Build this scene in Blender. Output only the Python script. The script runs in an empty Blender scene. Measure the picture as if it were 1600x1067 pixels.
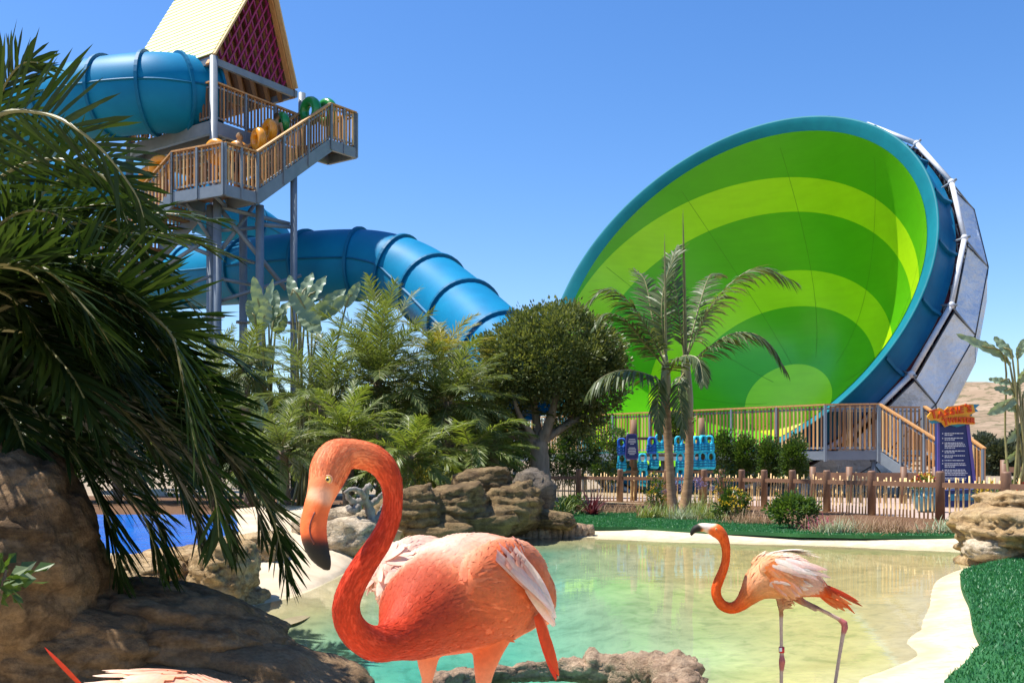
import bpy, bmesh, math, random
import numpy as np
from mathutils import Vector, Matrix, noise, Quaternion
from mathutils.bvhtree import BVHTree

# ------------------------------------------------------------------ camera, sky, sun, exposure
random.seed(7)
SC = bpy.context.scene
COL = SC.collection
CZ, HOR, F = 1.05, 727.0, 1555.0            # eye height, horizon row and focal length of the photograph
cam = bpy.data.cameras.new('camera'); cam.sensor_width = 36; cam.lens = F / 1600 * 36
cam.shift_y = (HOR - 533.5) / 1600; cam.clip_start = .05; cam.clip_end = 6000
camo = bpy.data.objects.new('camera', cam); COL.objects.link(camo)
camo.location = (0, 0, CZ); camo.rotation_euler = (math.pi / 2, 0, 0); SC.camera = camo

SUN_AZ, SUN_EL = math.radians(-86), math.radians(65)
W = bpy.data.worlds.new('World'); SC.world = W; W.use_nodes = True
wn = W.node_tree.nodes; wl = W.node_tree.links
sky = wn.new('ShaderNodeTexSky'); sky.sky_type = 'NISHITA'; sky.sun_disc = False
sky.sun_elevation = SUN_EL; sky.sun_rotation = SUN_AZ
sky.air_density = 1.0; sky.dust_density = .55; sky.ozone_density = 3.2; sky.altitude = 150
wn['Background'].inputs['Strength'].default_value = .122
hs = wn.new('ShaderNodeHueSaturation'); hs.inputs['Saturation'].default_value = 1.27; hs.inputs['Hue'].default_value = .507; hs.inputs['Value'].default_value = 1.0
wl.new(sky.outputs[0], hs.inputs['Color']); wl.new(hs.outputs[0], wn['Background'].inputs['Color'])
sl = bpy.data.lights.new('sun', 'SUN'); sl.energy = 5.0; sl.angle = math.radians(.53); sl.color = (1, .955, .88)
so = bpy.data.objects.new('sun', sl); COL.objects.link(so)
SDIR = Vector((math.sin(SUN_AZ) * math.cos(SUN_EL), math.cos(SUN_AZ) * math.cos(SUN_EL), math.sin(SUN_EL)))
so.rotation_euler = SDIR.to_track_quat('Z', 'Y').to_euler(); so.location = (-20, 20, 40)
SC.view_settings.view_transform = 'Standard'; SC.view_settings.look = 'None'
SC.view_settings.exposure = .78; SC.view_settings.gamma = 1; SC.view_settings.use_curve_mapping = False
SC.render.engine = 'CYCLES'
SC.cycles.max_bounces = 8; SC.cycles.transparent_max_bounces = 12; SC.cycles.caustics_reflective = False; SC.cycles.caustics_refractive = False

# ------------------------------------------------------------------ helpers
V = Vector
Z3 = V((0, 0, 1))
def P(px, py, D): return V(((px - 800) / F * D, D, CZ + (HOR - py) / F * D))
def G(px, py, z=.1):
    D = (CZ - z) * F / (py - HOR); return V(((px - 800) / F * D, D, z))
def GX(px, D, z=.1): return V(((px - 800) / F * D, D, z))
def rnd(a, b): return random.uniform(a, b)
def lerp(a, b, t): return a + (b - a) * t

def catmull(pts, n):
    """smooth a list of tuples (any length) into n samples per span"""
    A = [np.array(p, float) for p in pts]
    A = [2 * A[0] - A[1]] + A + [2 * A[-1] - A[-2]]
    out = []
    for i in range(1, len(A) - 2):
        p0, p1, p2, p3 = A[i - 1:i + 3]
        for k in range(n):
            t = k / n
            out.append(.5 * (2 * p1 + (p2 - p0) * t + (2 * p0 - 5 * p1 + 4 * p2 - p3) * t * t + (3 * p1 - p0 - 3 * p2 + p3) * t ** 3))
    out.append(A[-2]); return out

def frames(pts):
    """parallel-transported frames along a path"""
    pts = [V(p) for p in pts]; n = len(pts); T = []
    for i in range(n):
        t = pts[min(i + 1, n - 1)] - pts[max(i - 1, 0)]
        T.append(t.normalized() if t.length > 1e-9 else V((0, 0, 1)))
    a = T[0].cross(Z3)
    if a.length < .05: a = T[0].cross(V((1, 0, 0)))
    a.normalize(); S = [a]
    for i in range(1, n):
        s = S[-1] - T[i] * S[-1].dot(T[i])
        S.append(s.normalized() if s.length > 1e-6 else S[-1])
    return pts, T, S, [S[i].cross(T[i]) for i in range(n)]

def wloc(o):
    v = V((0, 0, 0))
    while o: v += o.location; o = o.parent
    return v

class MB:
    def __init__(s): s.v = []; s.f = []; s.c = None
    def add(s, vs, fs):
        b = len(s.v); s.v.extend(V(q) for q in vs); s.f.extend([tuple(b + i for i in f) for f in fs]); return b
    def box(s, c, size, R=None):
        c = V(c); h = V(size) / 2; vs = []
        for z in (-1, 1):
            for y in (-1, 1):
                for x in (-1, 1):
                    q = V((x * h.x, y * h.y, z * h.z))
                    if R is not None: q = R @ q
                    vs.append(c + q)
        s.add(vs, [(0, 2, 3, 1), (4, 5, 7, 6), (0, 1, 5, 4), (2, 6, 7, 3), (0, 4, 6, 2), (1, 3, 7, 5)])
    def beam(s, a, b, w, h, up=Z3):
        a, b = V(a), V(b); t = (b - a)
        if t.length < 1e-6: return
        L = t.length; t.normalize(); x = t.cross(up)
        if x.length < 1e-3: x = t.cross(V((1, 0, 0)))
        x.normalize(); y = x.cross(t)
        s.box((a + b) / 2, (w, L, h), Matrix((x, t, y)).transposed())
    def tube(s, pts, rad, n=10, caps=True, fy=None, twist=0.0):
        pts, T, S, N = frames(pts)
        if not hasattr(rad, '__len__'): rad = [rad] * len(pts)
        vs = []; fs = []
        for i, p in enumerate(pts):
            r = rad[i]; r1, r2 = (r if hasattr(r, '__len__') else (r, r))
            for k in range(n):
                a = 2 * math.pi * k / n + twist
                vs.append(p + S[i] * (math.cos(a) * r1) + N[i] * (math.sin(a) * r2))
        for i in range(len(pts) - 1):
            for k in range(n):
                a = i * n + k; b = i * n + (k + 1) % n
                fs.append((a, b, b + n, a + n))
        if caps:
            fs.append(tuple(range(n - 1, -1, -1))); m = (len(pts) - 1) * n; fs.append(tuple(range(m, m + n)))
        s.add(vs, fs)
    def ell(s, c, r, R=None, nu=16, nv=10):
        c = V(c); vs = []; fs = []
        for j in range(1, nv):
            th = math.pi * j / nv
            for i in range(nu):
                ph = 2 * math.pi * i / nu
                q = V((r[0] * math.sin(th) * math.cos(ph), r[1] * math.sin(th) * math.sin(ph), r[2] * math.cos(th)))
                vs.append(c + (R @ q if R is not None else q))
        for j in range(nv - 2):
            for i in range(nu):
                a = j * nu + i; b = j * nu + (i + 1) % nu
                fs.append((a, a + nu, b + nu, b))
        q0 = V((0, 0, r[2])); top = len(vs); vs.append(c + (R @ q0 if R is not None else q0)); vs.append(c - (R @ q0 if R is not None else q0))
        for i in range(nu):
            fs.append((top, i, (i + 1) % nu)); m = (nv - 2) * nu; fs.append((top + 1, m + (i + 1) % nu, m + i))
        s.add(vs, fs)
    def build(s, name, m, parent=None, smooth=False, kind=None):
        me = bpy.data.meshes.new(name); o0 = wloc(parent) if parent else V((0, 0, 0))
        me.from_pydata([tuple(q - o0) for q in s.v], [], s.f)
        if smooth: me.polygons.foreach_set('use_smooth', [True] * len(me.polygons))
        if s.c is not None:
            at = me.color_attributes.new('Col', 'FLOAT_COLOR', 'POINT')
            at.data.foreach_set('color', np.array([(c[0], c[1], c[2], 1) for c in s.c], np.float32).ravel())
        me.materials.append(m); me.update()
        return link(name, me, parent, kind=kind)

def link(name, me, parent=None, loc=None, rot=None, scale=None, kind=None):
    o = bpy.data.objects.new(name, me); COL.objects.link(o)
    if parent: o.parent = parent
    if loc is not None: o.location = V(loc) - (wloc(parent) if parent else V((0, 0, 0)))
    if rot is not None:
        if isinstance(rot, Quaternion): rot = rot.to_euler()
        o.rotation_euler = rot
    if scale is not None: o.scale = scale
    if kind: o['kind'] = kind
    return o
def tag(o, label, cat, group=None):
    o['label'] = label; o['category'] = cat
    if group: o['group'] = group
    return o
def thing(name, label, cat, loc, group=None):
    o = bpy.data.objects.new(name, None); COL.objects.link(o); o.location = loc; o.empty_display_size = .2
    return tag(o, label, cat, group)
def copy_tree(o, parent=None):
    c = o.copy(); COL.objects.link(c); c.parent = parent
    for ch in list(o.children): copy_tree(ch, c)
    return c
def unit_mesh(name, mb, m, smooth=False):
    me = bpy.data.meshes.new(name); me.from_pydata([tuple(q) for q in mb.v], [], mb.f); me.materials.append(m)
    if smooth: me.polygons.foreach_set('use_smooth', [True] * len(me.polygons))
    me.update(); return me

# ------------------------------------------------------------------ materials
def newmat(name):
    m = bpy.data.materials.new(name); m.use_nodes = True
    nt = m.node_tree; b = nt.nodes['Principled BSDF']; return m, nt, b
def nd(nt, t, **kw):
    n = nt.nodes.new(t)
    for k, v in kw.items():
        if k in n.inputs.keys(): n.inputs[k].default_value = v
        else: setattr(n, k, v)
    return n
def rgba(c): return (c[0], c[1], c[2], 1)
def mixc(nt, fac, a, b, mode='MIX'):
    n = nt.nodes.new('ShaderNodeMix'); n.data_type = 'RGBA'; n.blend_type = mode
    for sock, val in ((n.inputs['Factor'], fac), (n.inputs[6], a), (n.inputs[7], b)):
        if isinstance(val, (int, float)): sock.default_value = val
        elif isinstance(val, tuple): sock.default_value = rgba(val)
        else: nt.links.new(val, sock)
    return n.outputs[2]
def ramp(nt, src, stops, interp='LINEAR'):
    n = nt.nodes.new('ShaderNodeValToRGB'); n.color_ramp.interpolation = interp
    e = n.color_ramp.elements
    while len(e) < len(stops): e.new(.5)
    for i, (p, c) in enumerate(stops): e[i].position = p; e[i].color = rgba(c)
    nt.links.new(src, n.inputs[0]); return n.outputs[0]
def tnoise(nt, scale, detail=4, rough=.55, coord='Object', vscale=None, dist=0):
    tc = nd(nt, 'ShaderNodeTexCoord'); src = tc.outputs[coord]
    if vscale:
        mp = nd(nt, 'ShaderNodeMapping'); mp.inputs['Scale'].default_value = vscale; nt.links.new(src, mp.inputs[0]); src = mp.outputs[0]
    n = nd(nt, 'ShaderNodeTexNoise', Scale=scale, Detail=detail, Roughness=rough, Distortion=dist); nt.links.new(src, n.inputs['Vector']); return n.outputs['Fac']
def bump(nt, b, src, strength=.3, dist=.02):
    n = nd(nt, 'ShaderNodeBump', Strength=strength, Distance=dist); nt.links.new(src, n.inputs['Height']); nt.links.new(n.outputs[0], b.inputs['Normal'])

def mat(name, c1, c2=None, scale=6, rough=.6, bmp=.15, bscale=None, vscale=None, spec=.5, metal=0, dist=.01, coat=0):
    m, nt, b = newmat(name); c2 = c2 or tuple(x * .7 for x in c1)
    n = tnoise(nt, scale, vscale=vscale)
    nt.links.new(ramp(nt, n, [(.32, c2), (.68, c1)]), b.inputs['Base Color'])
    b.inputs['Roughness'].default_value = rough; b.inputs['Specular IOR Level'].default_value = spec; b.inputs['Metallic'].default_value = metal
    if coat: b.inputs['Coat Weight'].default_value = coat; b.inputs['Coat Roughness'].default_value = .12
    if bmp: bump(nt, b, tnoise(nt, bscale or scale * 4, vscale=vscale), bmp, dist)
    return m
def leafmat(name, c1, c2, rough=.42, trans=.3, tcol=None, spec=.5):
    """foliage: each leaf its own tone, some light comes through"""
    m, nt, b = newmat(name)
    g = nd(nt, 'ShaderNodeNewGeometry')
    col = ramp(nt, g.outputs['Random Per Island'], [(0, c1), (1, c2)])
    nt.links.new(col, b.inputs['Base Color']); b.inputs['Roughness'].default_value = rough; b.inputs['Specular IOR Level'].default_value = spec
    t = nd(nt, 'ShaderNodeBsdfTranslucent'); tc = mixc(nt, 1.0, col, tcol or (2.2, 2.0, .8), 'MULTIPLY'); nt.links.new(tc, t.inputs[0])
    mx = nd(nt, 'ShaderNodeMixShader'); mx.inputs[0].default_value = trans
    nt.links.new(b.outputs[0], mx.inputs[1]); nt.links.new(t.outputs[0], mx.inputs[2])
    nt.links.new(mx.outputs[0], nt.nodes['Material Output'].inputs[0]); return m
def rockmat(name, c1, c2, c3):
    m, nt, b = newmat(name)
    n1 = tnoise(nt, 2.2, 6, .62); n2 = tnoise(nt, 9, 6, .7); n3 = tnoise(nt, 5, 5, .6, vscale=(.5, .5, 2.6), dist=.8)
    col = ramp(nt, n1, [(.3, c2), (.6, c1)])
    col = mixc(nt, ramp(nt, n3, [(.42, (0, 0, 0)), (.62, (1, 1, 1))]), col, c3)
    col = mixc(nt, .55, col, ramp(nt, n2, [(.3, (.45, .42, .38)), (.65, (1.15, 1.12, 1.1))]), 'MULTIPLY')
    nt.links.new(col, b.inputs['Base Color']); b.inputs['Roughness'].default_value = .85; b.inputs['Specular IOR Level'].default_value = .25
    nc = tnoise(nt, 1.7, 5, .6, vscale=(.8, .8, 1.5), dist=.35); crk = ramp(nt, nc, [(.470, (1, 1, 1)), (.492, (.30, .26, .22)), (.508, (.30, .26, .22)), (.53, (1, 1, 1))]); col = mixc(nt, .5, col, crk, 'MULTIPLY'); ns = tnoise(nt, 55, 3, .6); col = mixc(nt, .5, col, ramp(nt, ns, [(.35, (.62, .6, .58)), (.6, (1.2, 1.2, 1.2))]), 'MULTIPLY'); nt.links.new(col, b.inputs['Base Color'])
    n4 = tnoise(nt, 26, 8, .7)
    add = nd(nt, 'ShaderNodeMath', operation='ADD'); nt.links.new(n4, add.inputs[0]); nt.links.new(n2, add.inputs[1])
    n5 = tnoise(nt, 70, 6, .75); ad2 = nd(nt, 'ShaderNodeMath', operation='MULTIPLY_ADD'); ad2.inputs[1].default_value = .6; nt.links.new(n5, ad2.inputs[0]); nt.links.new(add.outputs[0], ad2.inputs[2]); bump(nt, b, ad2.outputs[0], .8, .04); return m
def vcolmat(name, rough=.6, streak=True, trans=.0, spec=.3):
    m, nt, b = newmat(name)
    a = nd(nt, 'ShaderNodeAttribute', attribute_name='Col')
    n = tnoise(nt, 90, 3, .6)
    col = mixc(nt, .5, a.outputs['Color'], ramp(nt, n, [(.3, (.80, .74, .60)), (.7, (1.16, 1.14, .94))]), 'MULTIPLY')
    nt.links.new(col, b.inputs['Base Color']); b.inputs['Roughness'].default_value = rough; b.inputs['Specular IOR Level'].default_value = spec
    bump(nt, b, tnoise(nt, 130, 4, .7), .25, .004)
    if trans:
        t = nd(nt, 'ShaderNodeBsdfTranslucent'); nt.links.new(col, t.inputs[0])
        mx = nd(nt, 'ShaderNodeMixShader'); mx.inputs[0].default_value = trans
        nt.links.new(b.outputs[0], mx.inputs[1]); nt.links.new(t.outputs[0], mx.inputs[2]); nt.links.new(mx.outputs[0], nt.nodes['Material Output'].inputs[0])
    return m

M = {}
M['sand'] = mat('sand', (.60, .51, .36), (.47, .39, .27), 3, .9, .25, 60, spec=.2, dist=.004)
M['mulch'] = mat('mulch', (.20, .11, .06), (.09, .05, .03), 22, .95, .9, 40, spec=.1, dist=.03)
M['turf'] = mat('turf', (.040, .165, .045), (.016, .095, .03), 1.6, .75, .8, 160, spec=.25, dist=.01)
M['turfblade'] = leafmat('turf_blade', (.018, .12, .035), (.05, .22, .07), .5, .2)
M['paving'] = mat('paving', (.44, .33, .275), (.35, .26, .215), 4, .85, .2, 50, spec=.2)
M['rock'] = rockmat('rock', (.50, .34, .165), (.30, .19, .09), (.56, .41, .225))
M['rockmid'] = rockmat('shaded_brown_rock', (.22, .145, .065), (.11, .07, .034), (.27, .19, .09))  # brown rock, made darker to carry the shade of the trees
M['rockdark'] = rockmat('shaded_rock', (.27, .165, .08), (.14, .085, .045), (.34, .22, .115))  # darker copy of the rock colours, palm shade mixed in
M['rockgrey'] = rockmat('grey_rock', (.17, .14, .11), (.10, .085, .07), (.22, .18, .13))
M['bank'] = mat('cream_concrete', (.60, .49, .345), (.44, .345, .23), 2.4, .9, .35, 24, spec=.15, dist=.012)
M['rockpale'] = rockmat('pale_rock', (.58, .47, .32), (.42, .33, .21), (.64, .53, .38))
M['logstone'] = rockmat('log_stone', (.42, .29, .19), (.24, .16, .105), (.50, .37, .25))
M['teal'] = mat('teal_fibreglass', (.005, .205, .385), (.004, .165, .33), 1.2, .5, .03, 3, spec=.12)
M['tealdk'] = mat('teal_flange', (.004, .14, .28), (.003, .115, .23), 2, .5, .03, spec=.15)
M['bowlblue'] = mat('bowl_rim_blue', (.005, .14, .28), (.004, .11, .23), 1.5, .45, .03, 3, spec=.25)
M['rimteal'] = mat('bowl_lip_teal', (.006, .17, .21), (.005, .14, .18), 1.5, .55, .03, 3, spec=.12)
M['fabric'] = mat('grey_fabric', (.68, .78, .90), (.50, .61, .76), 1.1, .45, .7, 2.2, spec=.5, dist=.3)
M['maroon'] = mat('maroon_fabric', (.10, .015, .04), (.06, .01, .03), 3, .7, .2)
M['white'] = mat('white_paint', (.62, .64, .66), (.5, .52, .55), 5, .4, .05)
M['steel'] = mat('grey_steel', (.20, .235, .27), (.15, .185, .22), 3, .42, .06, spec=.5)
M['steeldk'] = mat('dark_steel', (.06, .065, .07), (.04, .045, .05), 5, .5, .05)
M['wood'] = mat('cedar_wood', (.62, .32, .11), (.42, .20, .065), 4, .6, .2, 30, vscale=(6, 6, .5), dist=.004)
M['woodlt'] = mat('pale_cedar', (.68, .46, .21), (.52, .32, .13), 4, .6, .2, 30, vscale=(6, 6, .5), dist=.004)
M['wooddk'] = mat('dark_cedar', (.27, .145, .07), (.17, .09, .045), 4, .7, .2, 30, vscale=(6, 6, .5), dist=.004)
M['brown'] = mat('brown_post_paint', (.22, .115, .065), (.165, .085, .048), 6, .6, .2, 20, dist=.006)
M['bamboo'] = mat('bamboo', (.70, .47, .20), (.54, .34, .13), 3, .5, .12, 25, vscale=(1, 1, 5))
M['roof'] = mat('lime_roof', (.78, .80, .40), (.72, .74, .35), 5, .75, .12, 30, dist=.01)
M['lime'] = mat('lime_trim', (.32, .55, .05), (.28, .48, .04), 5, .6, .05)
M['pink'] = mat('magenta_lattice', (.33, .02, .12), (.25, .015, .09), 5, .5, .05)
M['yellow'] = mat('yellow_vinyl', (.80, .33, .012), (.74, .28, .01), 3, .3, .04, coat=.3)
M['greenv'] = mat('green_vinyl', (.012, .26, .05), (.01, .21, .04), 3, .3, .04, coat=.3)
M['navy'] = mat('navy_board', (.012, .028, .16), (.01, .022, .12), 4, .4, .04)
M['purple'] = mat('purple_trim', (.13, .09, .36), (.10, .07, .28), 4, .4, .04)
M['ink'] = mat('white_ink', (.75, .77, .8), (.68, .7, .74), 4, .6, 0)
M['orange'] = mat('orange_letter', (.75, .09, .012), (.65, .07, .01), 4, .4, .04)
M['amber'] = mat('amber_letter', (.85, .42, .02), (.8, .36, .02), 4, .4, .04)
M['aqua'] = mat('aqua_splash', (.02, .28, .42), (.02, .22, .36), 4, .4, .04)
M['vestcyan'] = mat('cyan_nylon', (.02, .60, .80), (.018, .5, .7), 8, .6, .3, 30, dist=.006)
M['vestblue'] = mat('blue_nylon', (.012, .14, .62), (.01, .10, .5), 8, .6, .3, 30, dist=.006)
M['strap'] = mat('dark_webbing', (.01, .20, .40), (.01, .15, .32), 8, .7, .1)
M['bark'] = mat('bark', (.23, .17, .12), (.12, .085, .06), 5, .9, .8, 18, vscale=(3, 3, .6), spec=.1, dist=.02)
M['palebark'] = mat('pale_bark', (.36, .30, .235), (.22, .175, .13), 5, .9, .6, 18, vscale=(3, 3, .6), spec=.1, dist=.015)
M['palmtrunk'] = mat('palm_trunk', (.25, .19, .135), (.13, .095, .065), 7, .9, .8, 24, vscale=(1, 1, 3), spec=.1, dist=.02)
M['kingtrunk'] = mat('king_palm_trunk', (.42, .27, .15), (.25, .155, .085), 4, .85, .5, 16, vscale=(1, 1, 5), spec=.1, dist=.012)
M['crownshaft'] = mat('crownshaft', (.22, .24, .09), (.17, .14, .07), 5, .5, .2, vscale=(4, 4, .5))
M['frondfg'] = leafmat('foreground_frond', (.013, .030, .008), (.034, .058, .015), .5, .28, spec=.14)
M['frond'] = leafmat('palm_frond', (.08, .115, .03), (.17, .195, .062), .42, .32, (1.9, 1.9, .8), spec=.35)
M['frondlt'] = leafmat('bright_frond', (.10, .145, .025), (.20, .235, .055), .45, .32, (1.9, 1.9, .8))
M['frondking'] = leafmat('king_frond', (.06, .092, .03), (.13, .16, .062), .45, .25, spec=.35)
M['frondyel'] = leafmat('yellow_frond', (.16, .17, .02), (.26, .23, .04), .5, .3)
M['rachis'] = mat('rachis', (.27, .25, .09), (.18, .16, .06), 6, .5, .1)
M['paddle'] = leafmat('paddle_leaf', (.15, .225, .14), (.23, .30, .20), .36, .25)
M['ficus'] = leafmat('ficus_leaf', (.04, .07, .018), (.21, .24, .085), .42, .2, spec=.4)
M['hedge'] = leafmat('hedge_leaf', (.025, .062, .012), (.075, .135, .022), .42, .25)
M['shrub'] = leafmat('shrub_leaf', (.045, .095, .018), (.10, .17, .035), .45, .25)
M['drygrass'] = leafmat('tan_grass', (.25, .155, .08), (.42, .28, .16), .7, .2, (1.2, 1.1, 1))
M['greengrass'] = leafmat('strappy_leaf', (.10, .16, .035), (.24, .30, .09), .5, .25)
M['palegrass'] = leafmat('variegated_leaf', (.18, .25, .12), (.45, .5, .33), .5, .2, (1.2, 1.2, 1))
M['redleaf'] = leafmat('burgundy_leaf', (.06, .015, .02), (.16, .035, .045), .4, .2, (1.6, 1, 1))
M['pinkleaf'] = leafmat('pink_leaf', (.30, .04, .09), (.42, .10, .14), .5, .2, (1.4, 1, 1))
M['yellowfl'] = leafmat('yellow_petal', (.62, .40, .01), (.75, .52, .03), .6, .2, (1.1, 1, .6))
M['lilac'] = leafmat('lilac_petal', (.18, .14, .30), (.30, .25, .45), .6, .2, (1.2, 1.1, 1.2))
M['redfl'] = leafmat('red_petal', (.55, .02, .03), (.75, .12, .04), .6, .2, (1.1, 1, 1))
M['fartree'] = leafmat('far_tree_leaf', (.045, .060, .030), (.085, .10, .052), .6, .1)
M['pot'] = mat('glazed_pot', (.10, .24, .27), (.06, .17, .2), 5, .2, .1, coat=.5)
M['driftwood'] = mat('driftwood', (.33, .29, .25), (.15, .125, .10), 7, .85, .6, 30, vscale=(3, 3, 1), dist=.01)
M['poolblue'] = mat('pool_blue', (.010, .19, .70), (.006, .12, .58), 1.3, .14, .5, 5, dist=.06)
M['bird'] = vcolmat('flamingo_skin', .62)
M['feather'] = vcolmat('flamingo_feather', .6, trans=.34)
M['eye'] = mat('eye_yellow', (.75, .55, .16), (.6, .42, .1), 60, .15, 0)
M['black'] = mat('black', (.012, .011, .012), (.008, .008, .008), 20, .25, 0)
M['band'] = mat('red_band', (.55, .012, .02), (.5, .01, .02), 20, .3, 0)
M['personc'] = vcolmat('person_skin_and_cloth', .7)
def hillmat():
    m, nt, b = newmat('dry_hill')
    n = tnoise(nt, .02, 6, .6); n2 = tnoise(nt, .11, 5, .65)
    col = ramp(nt, n, [(.3, (.24, .17, .11)), (.65, (.34, .25, .17))])
    col = mixc(nt, ramp(nt, n2, [(.50, (0, 0, 0)), (.58, (1, 1, 1))]), col, (.15, .125, .07))
    nt.links.new(col, b.inputs['Base Color']); b.inputs['Roughness'].default_value = 1; b.inputs['Specular IOR Level'].default_value = .1; return m
M['hill'] = hillmat()
# ------------------------------------------------------------------ the setting: ground, pond, lawn, hills
POND = [(1341, 1067), (1369, 1053), (1406, 1039), (1431, 1027), (1434, 1016), (1417, 1002), (1440, 983), (1443, 970), (1454, 946), (1457, 923), (1470, 903), (1517, 884),
        (1560, 872), (1505, 859), (1400, 855), (1250, 850), (1100, 845), (1000, 841.5), (925, 839), (770, 843), (640, 852), (570, 872), (520, 905), (470, 930), (395, 947)]
POND = [tuple(G(x, y, 0)[:2]) for x, y in POND] + [(-2.2, 6.2), (-1.6, 4.6), (-.9, 3.7), (.1, 3.3), (1.2, 3.6)]
def catloop(pts, n):
    L = len(pts); out = []
    for i in range(L):
        p0, p1, p2, p3 = [np.array(pts[(i + k) % L]) for k in (-1, 0, 1, 2)]
        for k in range(n):
            t = k / n; out.append(.5 * (2 * p1 + (p2 - p0) * t + (2 * p0 - 5 * p1 + 4 * p2 - p3) * t * t + (3 * p1 - p0 - 3 * p2 + p3) * t ** 3))
    return np.array(out)
PL = catloop(POND, 3)
def pond_sd(xy):
    """signed distance to the waterline, positive on land"""
    A = PL; B = np.roll(PL, -1, 0); d = np.full(len(xy), 1e9); ins = np.zeros(len(xy), bool)
    for a, b in zip(A, B):
        e = b - a; w = xy - a; t = np.clip((w @ e) / max(e @ e, 1e-9), 0, 1)
        d = np.minimum(d, ((w - t[:, None] * e) ** 2).sum(1))
        c = ((a[1] <= xy[:, 1]) != (b[1] <= xy[:, 1])) & (xy[:, 0] < (b[0] - a[0]) * (xy[:, 1] - a[1]) / (b[1] - a[1] + 1e-12) + a[0]); ins ^= c
    return np.where(ins, -1, 1) * np.sqrt(d)
X0, X1, Y0, Y1, ST = -16.0, 16.0, -3.0, 30.0, .125
nx, ny = int((X1 - X0) / ST) + 1, int((Y1 - Y0) / ST) + 1
gx, gy = np.meshgrid(np.linspace(X0, X1, nx), np.linspace(Y0, Y1, ny))
sd = pond_sd(np.stack([gx.ravel(), gy.ravel()], 1)).reshape(ny, nx)
left = np.clip((.9 - gx) / 2.4, 0, 1)
up = .1 * np.clip(sd / .75, 0, 1)
dn = -np.minimum(-sd * (.10 + .16 * left), .16 + .5 * left)
gz = np.where(sd > 0, up, dn)
edge = (gx <= X0 + .01) | (gx >= X1 - .01) | (gy <= Y0 + .01) | (gy >= Y1 - .01)
mbg = MB(); mbg.v = [V(q) for q in np.stack([gx.ravel(), gy.ravel(), gz.ravel()], 1)]
mbg.f = [(j * nx + i, j * nx + i + 1, (j + 1) * nx + i + 1, (j + 1) * nx + i) for j in range(ny - 1) for i in range(nx - 1)]
def shorematerial():
    """cream painted sand-textured concrete; the pond floor is painted pale green to turquoise where it is deep"""
    m, nt, b = newmat('pond_shore')
    a = nd(nt, 'ShaderNodeAttribute', attribute_name='Col'); sp = nd(nt, 'ShaderNodeSeparateColor'); nt.links.new(a.outputs['Color'], sp.inputs[0])
    n = tnoise(nt, 3, 5); n2 = tnoise(nt, .9, 4)
    sand = ramp(nt, n, [(.3, (.52, .43, .285)), (.7, (.64, .55, .39))])
    fl = ramp(nt, n2, [(.35, (.47, .39, .185)), (.65, (.60, .51, .265))])
    dk = ramp(nt, n2, [(.35, (.06, .33, .27)), (.65, (.14, .43, .34))])
    fl = mixc(nt, sp.outputs[1], fl, dk)
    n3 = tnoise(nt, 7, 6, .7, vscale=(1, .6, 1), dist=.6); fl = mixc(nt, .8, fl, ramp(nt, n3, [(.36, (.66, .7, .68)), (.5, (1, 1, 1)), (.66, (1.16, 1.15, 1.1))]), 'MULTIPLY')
    n5 = tnoise(nt, 16, 5, .7); sand = mixc(nt, .7, sand, ramp(nt, n5, [(.32, (.74, .7, .64)), (.55, (1.05, 1.05, 1.05))]), 'MULTIPLY'); sand = mixc(nt, sp.outputs[2], sand, (.36, .29, .18))
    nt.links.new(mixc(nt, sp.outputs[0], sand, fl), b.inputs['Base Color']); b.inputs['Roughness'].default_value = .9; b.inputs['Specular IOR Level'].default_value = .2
    bump(nt, b, tnoise(nt, 60, 4), .25, .004); return m
wet = np.clip(-sd / .5 + .25, 0, 1).ravel(); deep = (np.clip((-sd - .15) / .9, 0, 1) * np.clip((2.0 - gx) / 2.0, 0, 1)).ravel()
wn_ = np.array([noise.noise(V((x * 1.7, y * 1.7, 0))) for x, y in zip(gx.ravel(), gy.ravel())]); damp = np.clip(1 - (sd.ravel() + wn_ * .12) / .16, 0, 1) * (sd.ravel() > 0) * .75; mbg.c = list(zip(wet, deep, damp))
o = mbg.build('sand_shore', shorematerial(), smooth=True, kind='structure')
g = MB(); B = 2500
for x0, x1, y0, y1 in ((-B, X0, -60, B), (X1, B, -60, B), (X0, X1, -60, Y0), (X0, X1, Y1, B)):
    g.add([(x0, y0, .1), (x1, y0, .1), (x1, y1, .1), (x0, y1, .1)], [(0, 1, 2, 3)])
g.build('ground', mat('dry_ground', (.33, .25, .16), (.25, .19, .12), .4, .95, .3, 6), kind='structure')

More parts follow.
